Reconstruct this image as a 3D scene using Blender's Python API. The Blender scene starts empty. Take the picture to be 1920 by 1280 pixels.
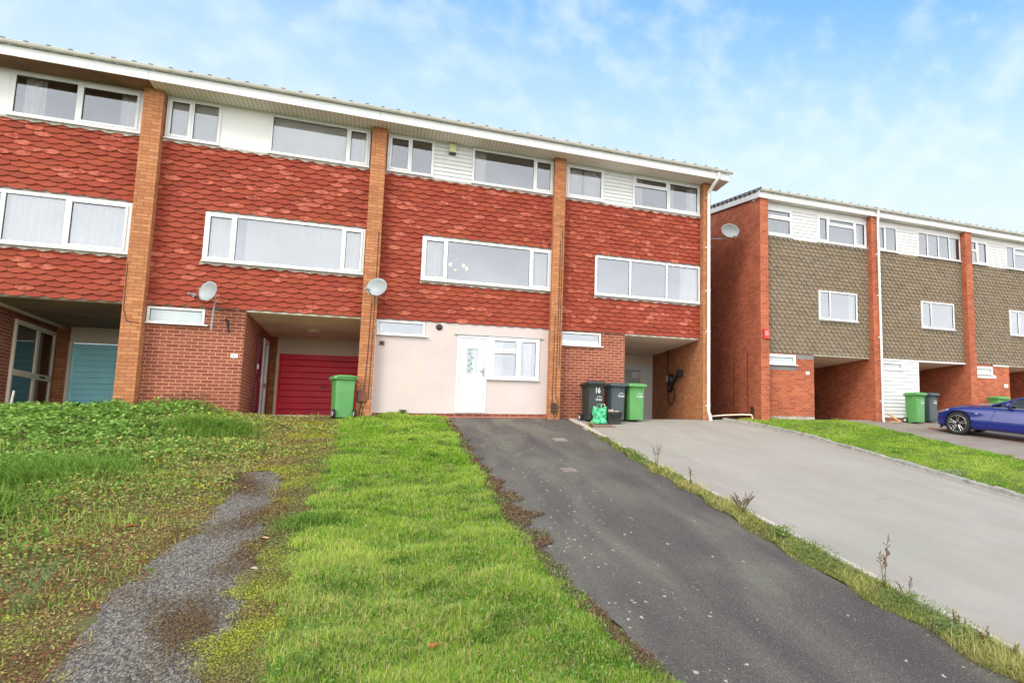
import bpy, bmesh, math, random
import numpy as np
from mathutils import Vector, Matrix
random.seed(7); rng = np.random.default_rng(11)
SC = bpy.context.scene; COL = SC.collection
R = math.radians

# ------------------------------------------------------------------ camera
cam_d = bpy.data.cameras.new('camera'); cam = bpy.data.objects.new('camera', cam_d); COL.objects.link(cam)
RR = [[0.8829995517, -0.4692759304, -0.0095860773], [0.0502098648, 0.1147424725, -0.9921255639], [0.4666805772, 0.8755651125, 0.1248798328]]
M = Matrix(((RR[0][0], -RR[1][0], -RR[2][0], 0), (RR[0][1], -RR[1][1], -RR[2][1], 0), (RR[0][2], -RR[1][2], -RR[2][2], 0), (0, 0, 0, 1)))
CAM = (0.0, -19.564, -0.802)
M.translation = Vector(CAM); cam.matrix_world = M
cam_d.sensor_width = 36; cam_d.sensor_fit = 'HORIZONTAL'; cam_d.lens = 1362.88 / 1920 * 36
cam_d.shift_x = (960 - 1450.22) / 1920; cam_d.shift_y = (659.06 - 640) / 1920
cam_d.clip_start = 0.05; cam_d.clip_end = 3000
SC.camera = cam
SC.render.engine = 'CYCLES'
SC.view_settings.view_transform = 'Standard'; SC.view_settings.look = 'None'
SC.view_settings.exposure = 0.28; SC.view_settings.gamma = 1.0

# ------------------------------------------------------------------ world and sun
SUN_EL, SUN_AZ = R(38), R(218)          # azimuth clockwise from +Y
W = bpy.data.worlds.new('World'); SC.world = W; W.use_nodes = True
nt = W.node_tree; nt.nodes.clear()
def N(t, typ, **k):
    n = t.nodes.new(typ)
    for a, b in k.items(): setattr(n, a, b)
    return n
def mathn(t, op, a, b=None, clamp=False):
    n = N(t, 'ShaderNodeMath', operation=op); n.use_clamp = clamp
    for i, v in enumerate((a, b)):
        if v is None: continue
        if isinstance(v, (int, float)): n.inputs[i].default_value = v
        else: t.links.new(v, n.inputs[i])
    return n.outputs[0]
def ramp(t, fac, stops, interp='LINEAR'):
    n = N(t, 'ShaderNodeValToRGB'); n.color_ramp.interpolation = interp
    e = n.color_ramp.elements
    while len(e) < len(stops): e.new(0.5)
    for el, (p, c) in zip(e, stops):
        el.position = p; el.color = c if len(c) == 4 else (*c, 1)
    if fac is not None: t.links.new(fac, n.inputs[0])
    return n.outputs[0]
def mixc(t, fac, a, b, mode='MIX'):
    n = N(t, 'ShaderNodeMix', data_type='RGBA', blend_type=mode)
    for i, v in ((0, fac), (6, a), (7, b)):
        if isinstance(v, (int, float)): n.inputs[i].default_value = v
        elif isinstance(v, tuple): n.inputs[i].default_value = v if len(v) == 4 else (*v, 1)
        else: t.links.new(v, n.inputs[i])
    return n.outputs[2]
sky = N(nt, 'ShaderNodeTexSky', sky_type='NISHITA'); sky.sun_disc = False
sky.sun_elevation = SUN_EL; sky.sun_rotation = SUN_AZ; sky.air_density = 1.0; sky.dust_density = 0.6; sky.ozone_density = 2.0
tc = N(nt, 'ShaderNodeTexCoord'); sep = N(nt, 'ShaderNodeSeparateXYZ'); nt.links.new(tc.outputs['Generated'], sep.inputs[0])
zz = mathn(nt, 'ADD', mathn(nt, 'MAXIMUM', sep.outputs[2], 0.0), 0.55)
cx = mathn(nt, 'DIVIDE', sep.outputs[0], zz); cy = mathn(nt, 'DIVIDE', sep.outputs[1], zz)
cmb = N(nt, 'ShaderNodeCombineXYZ'); nt.links.new(cx, cmb.inputs[0]); nt.links.new(cy, cmb.inputs[1])
n1 = N(nt, 'ShaderNodeTexNoise'); n1.inputs['Scale'].default_value = 5.5; n1.inputs['Detail'].default_value = 7; n1.inputs['Roughness'].default_value = 0.55; n1.inputs['Distortion'].default_value = 0.3
n2 = N(nt, 'ShaderNodeTexNoise'); n2.inputs['Scale'].default_value = 22.0; n2.inputs['Detail'].default_value = 6; n2.inputs['Roughness'].default_value = 0.5
for n in (n1, n2): nt.links.new(cmb.outputs[0], n.inputs['Vector'])
cl = mathn(nt, 'ADD', mathn(nt, 'MULTIPLY', n1.outputs[0], 0.5), mathn(nt, 'MULTIPLY', n2.outputs[0], 0.5))
wisps = mathn(nt, 'MULTIPLY', ramp(nt, cl, [(0.42, (0, 0, 0)), (0.68, (1, 1, 1))], 'EASE'), 0.52)
mr = N(nt, 'ShaderNodeMapRange', interpolation_type='SMOOTHSTEP'); nt.links.new(sep.outputs[1], mr.inputs[0])
mr.inputs[1].default_value = 0.35; mr.inputs[2].default_value = -0.25; mr.inputs[3].default_value = 0; mr.inputs[4].default_value = 1
lowm = N(nt, 'ShaderNodeMapRange', interpolation_type='SMOOTHSTEP'); nt.links.new(sep.outputs[2], lowm.inputs[0])
lowm.inputs[1].default_value = 0.62; lowm.inputs[2].default_value = 0.24; lowm.inputs[3].default_value = 0.03; lowm.inputs[4].default_value = 0.95
skyt = mixc(nt, 1.0, sky.outputs[0], (1.45, 2.5, 2.85), 'MULTIPLY')
blue = mixc(nt, lowm.outputs[0], skyt, (7.2, 8.0, 8.5))
wc = mixc(nt, wisps, blue, (7.6, 8.6, 9.4))
over_n = ramp(nt, n1.outputs[0], [(0.3, (14.5, 15.0, 15.8)), (0.7, (19, 19.4, 20))])
hz = N(nt, 'ShaderNodeMapRange', interpolation_type='SMOOTHSTEP'); nt.links.new(sep.outputs[2], hz.inputs[0])
hz.inputs[1].default_value = 0.5; hz.inputs[2].default_value = -0.02; hz.inputs[3].default_value = 0.72; hz.inputs[4].default_value = 2.1
over_b = N(nt, 'ShaderNodeVectorMath', operation='SCALE'); nt.links.new(over_n, over_b.inputs[0]); nt.links.new(hz.outputs[0], over_b.inputs['Scale'])
full = mixc(nt, mr.outputs[0], wc, over_b.outputs[0])
bg = N(nt, 'ShaderNodeBackground'); bg.inputs[1].default_value = 0.1
nt.links.new(full, bg.inputs[0])
wo = N(nt, 'ShaderNodeOutputWorld'); nt.links.new(bg.outputs[0], wo.inputs[0])
sd = bpy.data.lights.new('sun', 'SUN'); sd.energy = 1.7; sd.angle = R(22); sd.color = (1, 0.96, 0.9)
so = bpy.data.objects.new('sun', sd); COL.objects.link(so)
sdir = Vector((math.sin(SUN_AZ) * math.cos(SUN_EL), math.cos(SUN_AZ) * math.cos(SUN_EL), math.sin(SUN_EL)))
so.rotation_euler = sdir.to_track_quat('Z', 'Y').to_euler(); so.location = sdir * 60

# ------------------------------------------------------------------ colour and material helpers
def lin(v): v /= 255; return v / 12.92 if v <= 0.04045 else ((v + 0.055) / 1.055) ** 2.4
def S(r, g, b, k=0.86): return (lin(r) * k, lin(g) * k, lin(b) * k, 1)
MATS = {}
def new_mat(name):
    m = bpy.data.materials.new(name); m.use_nodes = True; t = m.node_tree
    b = t.nodes['Principled BSDF']; MATS[name] = m
    return m, t, b
def set_in(b, **k):
    for a, v in k.items(): b.inputs[a.replace('_', ' ')].default_value = v
def coords(t, uv=True, scale=None):
    n = N(t, 'ShaderNodeTexCoord'); return n.outputs['UV'] if uv else n.outputs['Object']
def noise(t, vec, scale, detail=4, rough=0.55, dist=0):
    n = N(t, 'ShaderNodeTexNoise'); n.inputs['Scale'].default_value = scale; n.inputs['Detail'].default_value = detail
    n.inputs['Roughness'].default_value = rough; n.inputs['Distortion'].default_value = dist
    if vec is not None: t.links.new(vec, n.inputs['Vector'])
    return n.outputs[0]
def bump(t, b, h, strength=0.3, dist=0.01):
    n = N(t, 'ShaderNodeBump'); n.inputs['Strength'].default_value = strength; n.inputs['Distance'].default_value = dist
    t.links.new(h, n.inputs['Height']); t.links.new(n.outputs[0], b.inputs['Normal'])
def plain(name, col, rough=0.5, metal=0.0, var=0.08, nscale=3.0, bscale=0, spec=0.5, coat=0):
    m, t, b = new_mat(name)
    v = coords(t, False); f = noise(t, v, nscale, 5)
    d = tuple(c * (1 - var * 2) for c in col[:3]); l = tuple(min(1, c * (1 + var)) for c in col[:3])
    t.links.new(ramp(t, f, [(0.3, d), (0.7, l)]), b.inputs['Base Color'])
    set_in(b, Roughness=rough, Metallic=metal); b.inputs['Specular IOR Level'].default_value = spec
    if coat: b.inputs['Coat Weight'].default_value = coat; b.inputs['Coat Roughness'].default_value = 0.03
    if bscale: bump(t, b, noise(t, v, bscale, 3), 0.3, 0.003)
    return m
def brick_mat(name, c1, c2, mortar, bw=0.215, rh=0.075, ms=0.009, dirt=(0.5, 0.45, 0.4), dirtamt=0.25, bias=0.0, low=None):
    m, t, b = new_mat(name); uv = coords(t)
    br = N(t, 'ShaderNodeTexBrick'); br.inputs['Scale'].default_value = 1.0
    br.inputs['Brick Width'].default_value = bw; br.inputs['Row Height'].default_value = rh; br.inputs['Mortar Size'].default_value = ms
    br.inputs['Mortar Smooth'].default_value = 0.25; br.inputs['Bias'].default_value = bias; br.offset = 0.5
    br.inputs['Color1'].default_value = c1; br.inputs['Color2'].default_value = c2; br.inputs['Mortar'].default_value = mortar
    w = N(t, 'ShaderNodeVectorMath', operation='ADD'); nn = N(t, 'ShaderNodeTexNoise'); nn.inputs['Scale'].default_value = 14
    t.links.new(uv, nn.inputs['Vector'])
    sc = N(t, 'ShaderNodeVectorMath', operation='SCALE'); t.links.new(nn.outputs['Color'], sc.inputs[0]); sc.inputs['Scale'].default_value = 0.008
    t.links.new(uv, w.inputs[0]); t.links.new(sc.outputs[0], w.inputs[1]); t.links.new(w.outputs[0], br.inputs['Vector'])
    fine = ramp(t, noise(t, uv, 55, 3), [(0.3, (0.82, 0.82, 0.82)), (0.7, (1.12, 1.12, 1.12))])
    big = ramp(t, noise(t, uv, 0.8, 5), [(0.4, (1, 1, 1)), (0.75, tuple(1 - (1 - d) * dirtamt * 2 for d in dirt))])
    c = mixc(t, 1.0, mixc(t, 1.0, br.outputs[0], fine, 'MULTIPLY'), big, 'MULTIPLY')
    t.links.new(c, b.inputs['Base Color']); set_in(b, Roughness=0.88)
    h = mathn(t, 'SUBTRACT', mathn(t, 'MULTIPLY', noise(t, uv, 60, 3), 0.25), br.outputs['Fac'])
    bump(t, b, h, 0.55, 0.006)
    return m
def island_mat(name, cols, rough=0.8, nscale=18, pink=None):
    m, t, b = new_mat(name); g = N(t, 'ShaderNodeNewGeometry'); v = coords(t, False)
    r = g.outputs['Random Per Island']
    c = ramp(t, r, cols)
    nz = noise(t, v, nscale, 4)
    c = mixc(t, 1.0, c, ramp(t, nz, [(0.25, (0.86, 0.86, 0.86)), (0.75, (1.12, 1.12, 1.12))]), 'MULTIPLY')
    if pink:
        r2 = mathn(t, 'FRACT', mathn(t, 'MULTIPLY', r, 37.7))
        sel = mathn(t, 'GREATER_THAN', r2, 0.80)
        k = mathn(t, 'MULTIPLY', sel, ramp(t, noise(t, v, 9, 4), [(0.42, (0, 0, 0)), (0.6, (0.85, 0.85, 0.85))]))
        c = mixc(t, k, c, pink)
    big = ramp(t, noise(t, v, 0.9, 4), [(0.45, (1, 1, 1)), (0.8, (0.9, 0.86, 0.7))])
    c = mixc(t, 1.0, c, big, 'MULTIPLY')
    t.links.new(c, b.inputs['Base Color']); set_in(b, Roughness=rough)
    bump(t, b, noise(t, v, 90, 3), 0.25, 0.002)
    return m
M_red = brick_mat('red_brick', S(164, 94, 66), S(132, 70, 52), S(214, 148, 120))
M_redL = M_red
M_buff = brick_mat('buff_brick', S(208, 142, 92), S(182, 114, 72), S(140, 96, 68), ms=0.006, dirtamt=0.15)
M_orange = brick_mat('orange_brick', S(206, 112, 72), S(168, 82, 54), S(204, 144, 112), ms=0.006, dirtamt=0.3)
M_plinth = brick_mat('white_blocks', S(225, 215, 205), S(170, 160, 150), S(150, 120, 100), bw=0.33, rh=0.11)
M_tile = island_mat('hung_tile_red', [(0.0, S(150, 56, 34)), (0.35, S(158, 62, 37)), (0.7, S(164, 72, 42)), (1.0, S(144, 56, 33))], pink=S(198, 108, 84))
M_tile2 = island_mat('hung_tile_olive', [(0.0, S(134, 118, 97)), (0.5, S(142, 126, 102)), (1.0, S(126, 112, 93))], pink=S(150, 128, 108))
M_mortar = plain('grey_mortar', S(196, 188, 176), 0.95, var=0.2, nscale=14, bscale=60)
M_white = plain('white_upvc', S(244, 244, 240, 0.80), 0.35, var=0.02, nscale=1.2)
M_panel = plain('white_panel', S(244, 242, 236, 0.86), 0.5, var=0.03, nscale=1.5)
M_seal = plain('black_seal', S(60, 60, 62), 0.6)
M_gutter = plain('grey_white_gutter', S(214, 210, 196), 0.45, var=0.08, nscale=4)
M_soff = None
def soffit_mat(name, base, groove):
    m, t, b = new_mat(name); uv = coords(t); s = N(t, 'ShaderNodeSeparateXYZ'); t.links.new(uv, s.inputs[0])
    f = mathn(t, 'FRACT', mathn(t, 'MULTIPLY', s.outputs[0], 12.0))
    k = mathn(t, 'LESS_THAN', f, 0.11)
    c = mixc(t, k, mixc(t, noise(t, uv, 2.5, 5), tuple(x * 0.9 for x in base[:3]), base[:3]), groove[:3])
    t.links.new(c, b.inputs['Base Color']); set_in(b, Roughness=0.5)
    bump(t, b, mathn(t, 'SUBTRACT', 1.0, k), 0.5, 0.01); return m
M_soff = soffit_mat('white_boarded_soffit', S(248, 242, 230, 0.95), S(178, 168, 152))
M_brownsoff = plain('brown_soffit', S(150, 112, 84), 0.8, var=0.25, nscale=1.4)
M_render = plain('pink_render', S(230, 214, 207, 0.76), 0.9, var=0.035, nscale=1.1, bscale=80)
M_cream = plain('cream_paint', S(244, 230, 206, 0.92), 0.8, var=0.06, nscale=1.5)
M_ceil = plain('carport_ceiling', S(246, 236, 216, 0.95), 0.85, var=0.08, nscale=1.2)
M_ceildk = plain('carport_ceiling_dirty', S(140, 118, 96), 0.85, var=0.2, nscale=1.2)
M_blue = plain('blue_paint', S(176, 246, 255, 1.0), 0.5, var=0.07, nscale=2)
M_redp = plain('red_gloss_paint', S(240, 14, 52, 1.0), 0.4, var=0.1, nscale=2.5, spec=0.3)
M_darkred = plain('dark_red_paint', S(120, 20, 38), 0.35)
M_room = plain('room_plaster', S(205, 198, 186), 0.9)
M_floor = plain('room_floor', S(110, 90, 70), 0.9)
M_curt = plain('white_curtain', S(240, 238, 230), 0.9, var=0.04)
M_grey = plain('grey_plastic', S(165, 168, 168), 0.5)
M_dish = plain('dish_grey', S(170, 176, 175), 0.45, var=0.03)
M_dark = plain('dark_metal', S(48, 46, 46), 0.5)
M_cable = plain('cable_brown', S(70, 48, 40), 0.7)
M_concrete = plain('pale_concrete', S(206, 196, 184), 0.9, var=0.14, nscale=9, bscale=50)
M_roof = plain('roof_tile', S(96, 88, 76), 0.9, var=0.3, nscale=8, bscale=40)
def glass_mat(name, tint=(0.93, 0.95, 0.94), ior=2.8, spec=(0.95, 0.97, 1.0)):
    m = bpy.data.materials.new(name); m.use_nodes = True; t = m.node_tree; t.nodes.clear()
    o = N(t, 'ShaderNodeOutputMaterial'); mx = N(t, 'ShaderNodeMixShader'); tr = N(t, 'ShaderNodeBsdfTransparent'); gl = N(t, 'ShaderNodeBsdfGlossy')
    fr = N(t, 'ShaderNodeFresnel'); fr.inputs['IOR'].default_value = ior
    g = N(t, 'ShaderNodeNewGeometry')
    tr.inputs[0].default_value = (*tint, 1); gl.inputs[0].default_value = (*spec, 1); gl.inputs['Roughness'].default_value = 0.01
    bm_ = N(t, 'ShaderNodeBump'); bm_.inputs['Strength'].default_value = 0.012; bm_.inputs['Distance'].default_value = 0.05
    tcx = N(t, 'ShaderNodeTexCoord'); t.links.new(noise(t, tcx.outputs['Object'], 1.2, 1), bm_.inputs['Height'])
    t.links.new(bm_.outputs[0], gl.inputs['Normal'])
    t.links.new(fr.outputs[0], mx.inputs[0]); t.links.new(tr.outputs[0], mx.inputs[1]); t.links.new(gl.outputs[0], mx.inputs[2])
    t.links.new(mx.outputs[0], o.inputs[0]); return m
M_glass = glass_mat('window_glass')
M_frost = plain('frosted_glass', S(190, 200, 200), 0.15, var=0.05, spec=0.8)

# ------------------------------------------------------------------ mesh helpers
ORG = {}
class MB:
    def __init__(s): s.v = []; s.f = []; s.sm = []
    def add(s, vs, fs, smooth=False):
        o = len(s.v); s.v += [tuple(p) for p in vs]
        for f in fs: s.f.append(tuple(o + i for i in f)); s.sm.append(smooth)
        return s
    def box(s, x0, x1, y0, y1, z0, z1):
        if x0 > x1: x0, x1 = x1, x0
        if y0 > y1: y0, y1 = y1, y0
        if z0 > z1: z0, z1 = z1, z0
        return s.add([(x0, y0, z0), (x1, y0, z0), (x1, y1, z0), (x0, y1, z0), (x0, y0, z1), (x1, y0, z1), (x1, y1, z1), (x0, y1, z1)],
              [(0, 3, 2, 1), (4, 5, 6, 7), (0, 1, 5, 4), (1, 2, 6, 5), (2, 3, 7, 6), (3, 0, 4, 7)])
    def quad(s, a, b, c, d): return s.add([a, b, c, d], [(0, 1, 2, 3)])
    def prism(s, poly, y0, y1):      # poly of (x,z) counter-clockwise seen from -y
        n = len(poly)
        return s.add([(x, y0, z) for x, z in poly] + [(x, y1, z) for x, z in poly],
              [tuple(range(n)), tuple(range(2 * n - 1, n - 1, -1))] + [(i, i + n, (i + 1) % n + n, (i + 1) % n) for i in range(n)])
    def tube(s, pts, r, n=8, cap=True, smooth=True):
        pts = [Vector(p) for p in pts]; rs = r if isinstance(r, (list, tuple)) else [r] * len(pts)
        vs = []; fs = []; up = None
        for i, p in enumerate(pts):
            d = (pts[min(i + 1, len(pts) - 1)] - pts[max(i - 1, 0)]).normalized()
            if up is None: up = d.orthogonal().normalized()
            else:
                up = (up - d * up.dot(d))
                up = up.normalized() if up.length > 1e-6 else d.orthogonal().normalized()
            w = d.cross(up)
            for k in range(n):
                a = 2 * math.pi * k / n; vs.append(p + (up * math.cos(a) + w * math.sin(a)) * rs[i])
        for i in range(len(pts) - 1):
            for k in range(n): fs.append((i * n + k, i * n + (k + 1) % n, (i + 1) * n + (k + 1) % n, (i + 1) * n + k))
        s.add(vs, fs, smooth)
        if cap: s.add(vs[:n], [tuple(range(n - 1, -1, -1))]); s.add(vs[-n:], [tuple(range(n))])
        return s
    def lathe(s, prof, c, axis='z', n=24, smooth=True):   # prof (r, h)
        vs = []; fs = []
        for r, h in prof:
            for k in range(n):
                a = 2 * math.pi * k / n; p = (r * math.cos(a), r * math.sin(a), h)
                if axis == 'x': p = (h, r * math.cos(a), r * math.sin(a))
                if axis == 'y': p = (r * math.cos(a), h, -r * math.sin(a))
                vs.append((c[0] + p[0], c[1] + p[1], c[2] + p[2]))
        for i in range(len(prof) - 1):
            for k in range(n): fs.append((i * n + k, i * n + (k + 1) % n, (i + 1) * n + (k + 1) % n, (i + 1) * n + k))
        return s.add(vs, fs, smooth)
    def mesh(s, name, org=(0, 0, 0)):
        me = bpy.data.meshes.new(name)
        me.from_pydata([(v[0] - org[0], v[1] - org[1], v[2] - org[2]) for v in s.v], [], s.f)
        me.polygons.foreach_set('use_smooth', s.sm)
        uv = me.uv_layers.new(name='UVMap').data
        for p in me.polygons:
            n = p.normal; ax = max(range(3), key=lambda i: abs(n[i]))
            for li in p.loop_indices:
                v = me.vertices[me.loops[li].vertex_index].co; X, Y, Z = v[0] + org[0], v[1] + org[1], v[2] + org[2]
                uv[li].uv = (X, Z) if ax == 1 else ((Y + 0.11, Z) if ax == 0 else (X, Y))
        me.update(); return me
    def build(s, name, mat, parent=None, label=None, bevel=0):
        org = ORG.get(parent.name, (0, 0, 0)) if parent else (0, 0, 0)
        o = bpy.data.objects.new(name, s.mesh(name, org)); COL.objects.link(o)
        if mat: o.data.materials.append(mat)
        if parent: o.parent = parent; ORG[o.name] = org
        if label: o['label'] = label
        if bevel:
            b = o.modifiers.new('bevel', 'BEVEL'); b.width = bevel; b.segments = 2; b.limit_method = 'ANGLE'
        return o
def thing(name, label, cat, loc=(0, 0, 0), rz=0.0, group=None, org=True):
    o = bpy.data.objects.new(name, None); COL.objects.link(o); o.location = loc; o.rotation_euler = (0, 0, rz)
    o.empty_display_size = 0.2
    o['label'] = label; o['category'] = cat
    if group: o['group'] = group
    ORG[o.name] = tuple(loc) if org else (0, 0, 0)
    return o
def tag(o, label, cat, group=None, kind=None):
    if kind: o['kind'] = kind
    if label: o['label'] = label
    if cat: o['category'] = cat
    if group: o['group'] = group
    return o
def copy_thing(src, loc, rz, label, group=None):
    def cp(o, par):
        c = o.copy(); COL.objects.link(c)
        if par: c.parent = par
        for ch in o.children: cp(ch, c)
        return c
    c = cp(src, None); c.location = loc; c.rotation_euler = (0, 0, rz); c['label'] = label
    if group: c['group'] = group
    return c
def text_mesh(txt, size, depth=0.002, bold=0.0):
    c = bpy.data.curves.new('lettering', 'FONT'); c.body = txt; c.size = size; c.extrude = depth; c.offset = bold
    o = bpy.data.objects.new('lettering', c); COL.objects.link(o)
    me = bpy.data.meshes.new_from_object(o); bpy.data.objects.remove(o)
    for v in me.vertices: v.co = Vector((v.co.x, -v.co.z, v.co.y))     # upright, facing -y
    return me
def add_text(name, txt, size, loc, mat, parent, bold=0.0, rz=0.0):
    me = text_mesh(txt, size, bold=bold); o = bpy.data.objects.new(name, me); COL.objects.link(o); me.materials.append(mat)
    o.location = Vector(loc) - Vector(ORG.get(parent.name, (0, 0, 0))); o.parent = parent; o.rotation_euler = (0, 0, rz); return o

# ------------------------------------------------------------------ ground
def G(x, y):
    if y > 0: return -0.10
    if y < -20.5: return -0.10 - 0.148 * 20.5
    return -0.10 + 0.148 * y
from math import sin, cos
def sn(x, y, s, p=0.0):
    return (sin(x * s + p + 1.7 * sin(y * s * 0.7 + p)) * cos(y * s * 1.1 - p + sin(x * s * 0.6)))
def bank(x, y):
    """extra height of the overgrown left bank and lawns over the plane"""
    h = 0.0
    if x < -1.7:
        k = min(1, (-1.7 - x) / 1.6)
        h += k * (0.06 + 0.07 * sn(x, y, 1.3) + 0.05 * sn(x, y, 3.1, 2) + 0.02 * sn(x, y, 6.2, 1))
        h += k * 0.16 * max(0, 1 - abs(y + 2.0) / 3.2)
        if y > -0.5: h *= max(0.0, min(1, (-y) / 0.5 + 0.35))
    elif -0.85 < x < 1.4 and y < 0:
        k = min(1, (x + 0.85) / 0.3, (1.4 - x) / 0.3)
        h += k * (0.04 + 0.03 * sn(x, y, 1.9, 1) + 0.026 * sn(x, y, 4.3, 3) + 0.014 * sn(x, y, 8.5, 2))
    elif 9.2 < x < 13.3 and -12 < y < 0:
        k = max(0, min(1, (x - 9.2) / 0.4, (13.1 - x) / 0.5))
        h += k * (0.03 + 0.015 * sn(x, y, 1.9, 1))
    return h
def H(x, y): return G(x, y) + bank(x, y)
def axis(a, b, step, far):
    m = list(np.arange(a, b + 1e-6, step)); lo = []; hi = []; d = step * 2; p = a
    while p > -far: p -= d; d *= 1.5; lo.append(max(p, -far))
    d = step * 2; p = b
    while p < far: p += d; d *= 1.5; hi.append(min(p, far))
    return lo[::-1] + m + hi
xs = axis(-12, 24, 0.2, 900); ys = axis(-24, 1, 0.2, 900)
vs = [(x, y, H(x, y) - (0.03 if (1.3 < x < 9.4 or (x > 12 and y > -12) ) and y > -24 else 0.004)) for y in ys for x in xs]
nx = len(xs); fs = [(j * nx + i, j * nx + i + 1, (j + 1) * nx + i + 1, (j + 1) * nx + i) for j in range(len(ys) - 1) for i in range(nx - 1)]
m, t, b = new_mat('soil'); v = coords(t, False)
c = ramp(t, noise(t, v, 2.5, 6), [(0.25, S(104, 84, 56)), (0.5, S(120, 112, 62)), (0.75, S(100, 116, 56))])
c = mixc(t, 1.0, c, ramp(t, noise(t, v, 60, 3), [(0.3, (0.6, 0.6, 0.6)), (0.7, (1.2, 1.2, 1.2))]), 'MULTIPLY')
t.links.new(c, b.inputs['Base Color']); set_in(b, Roughness=1.0); bump(t, b, noise(t, v, 40, 5), 0.8, 0.03)
g = MB().add(vs, fs, True).build('ground', m); g['kind'] = 'structure'

def sheet(name, rows, mat, dz, step=0.25, jag=0.0):
    """rows: list of (y, x_left, x_right) from near the house downhill"""
    vs = []; fs = []; Y = []
    for (y0, a0, b0), (y1, a1, b1) in zip(rows, rows[1:]):
        n = max(1, int(abs(y1 - y0) / step))
        for i in range(n): k = i / n; Y.append((y0 + (y1 - y0) * k, a0 + (a1 - a0) * k, b0 + (b1 - b0) * k))
    Y.append(rows[-1]); nn = 10
    for y, a, b_ in Y:
        if jag: a += random.uniform(-jag, jag); b_ += random.uniform(-jag, jag)
        for k in range(nn + 1): x = a + (b_ - a) * k / nn; vs.append((x, y, G(x, y) + dz))
    for j in range(len(Y) - 1):
        for k in range(nn):
            q = j * (nn + 1) + k; fs.append((q, q + nn + 1, q + nn + 2, q + 1))
    o = MB().add(vs, fs, True).build(name, mat); o['kind'] = 'structure'; return o

# black asphalt drive
m, t, b = new_mat('black_asphalt'); v = coords(t, False)
s_ = N(t, 'ShaderNodeSeparateXYZ'); t.links.new(v, s_.inputs[0])
mp = N(t, 'ShaderNodeMapping'); mp.inputs['Scale'].default_value = (1.6, 0.22, 1); t.links.new(v, mp.inputs[0])
mpf = N(t, 'ShaderNodeMapping'); mpf.inputs['Scale'].default_value = (1, 0.45, 1); t.links.new(v, mpf.inputs[0])
c = ramp(t, noise(t, mp.outputs[0], 1.3, 4, 0.5, 0.4), [(0.3, S(84, 76, 73)), (0.5, S(98, 91, 84)), (0.68, S(116, 112, 98))])
c = mixc(t, 1.0, c, ramp(t, noise(t, mpf.outputs[0], 150, 2), [(0.35, (0.5, 0.5, 0.5)), (0.65, (1.45, 1.45, 1.45))]), 'MULTIPLY')
c = mixc(t, ramp(t, noise(t, v, 0.7, 4), [(0.5, (0, 0, 0)), (0.75, (0.5, 0.5, 0.5))]), c, S(80, 68, 70)[:3])
vo = N(t, 'ShaderNodeTexVoronoi'); vo.inputs['Scale'].default_value = 21; vo.inputs['Randomness'].default_value = 1
mp2 = N(t, 'ShaderNodeMapping'); mp2.inputs['Scale'].default_value = (1, 0.6, 1); t.links.new(v, mp2.inputs[0])
wv = N(t, 'ShaderNodeVectorMath', operation='ADD'); nz_ = N(t, 'ShaderNodeTexNoise'); nz_.inputs['Scale'].default_value = 30; t.links.new(v, nz_.inputs['Vector'])
sc_ = N(t, 'ShaderNodeVectorMath', operation='SCALE'); sc_.inputs['Scale'].default_value = 0.04; t.links.new(nz_.outputs['Color'], sc_.inputs[0])
t.links.new(mp2.outputs[0], wv.inputs[0]); t.links.new(sc_.outputs[0], wv.inputs[1]); t.links.new(wv.outputs[0], vo.inputs['Vector'])
cs_ = N(t, 'ShaderNodeSeparateColor'); t.links.new(vo.outputs['Color'], cs_.inputs[0]); cs0 = cs_.outputs[1]
sp = mathn(t, 'LESS_THAN', vo.outputs['Distance'], mathn(t, 'MULTIPLY', cs0, 0.34))
cs = N(t, 'ShaderNodeSeparateColor'); t.links.new(vo.outputs['Color'], cs.inputs[0])
edge = ramp(t, mathn(t, 'DIVIDE', mathn(t, 'SUBTRACT', s_.outputs[0], 1.3), 2.6), [(0.0, (0.7, 0.7, 0.7)), (0.3, (0.35, 0.35, 0.35)), (0.6, (0.04, 0.04, 0.04))])
dn = mathn(t, 'MULTIPLY', edge, ramp(t, noise(t, v, 1.1, 3), [(0.35, (0, 0, 0)), (0.6, (1, 1, 1))]))
sp = mathn(t, 'MULTIPLY', sp, mathn(t, 'LESS_THAN', cs.outputs[0], dn))
c = mixc(t, mathn(t, 'MULTIPLY', sp, 0.75), c, S(205, 198, 184)[:3])
vo2 = N(t, 'ShaderNodeTexVoronoi'); vo2.inputs['Scale'].default_value = 75; t.links.new(v, vo2.inputs['Vector'])
cs2 = N(t, 'ShaderNodeSeparateColor'); t.links.new(vo2.outputs['Color'], cs2.inputs[0])
k2 = mathn(t, 'MULTIPLY', mathn(t, 'LESS_THAN', vo2.outputs['Distance'], 0.3), mathn(t, 'GREATER_THAN', cs2.outputs[1], 0.86))
c = mixc(t, mathn(t, 'MULTIPLY', k2, 0.6), c, S(190, 184, 168)[:3])
vc = N(t, 'ShaderNodeTexVoronoi', feature='DISTANCE_TO_EDGE'); vc.inputs['Scale'].default_value = 0.55; t.links.new(wv.outputs[0], vc.inputs['Vector'])
crk = mathn(t, 'MULTIPLY', mathn(t, 'LESS_THAN', vc.outputs[0], 0.0022), mathn(t, 'GREATER_THAN', noise(t, v, 0.8, 2), 0.5))
c = mixc(t, mathn(t, 'MULTIPLY', crk, 0.35), c, S(60, 56, 50)[:3])
t.links.new(c, b.inputs['Base Color']); set_in(b, Roughness=0.9); bump(t, b, noise(t, v, 160, 2), 0.8, 0.008)
M_asph = m
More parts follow.
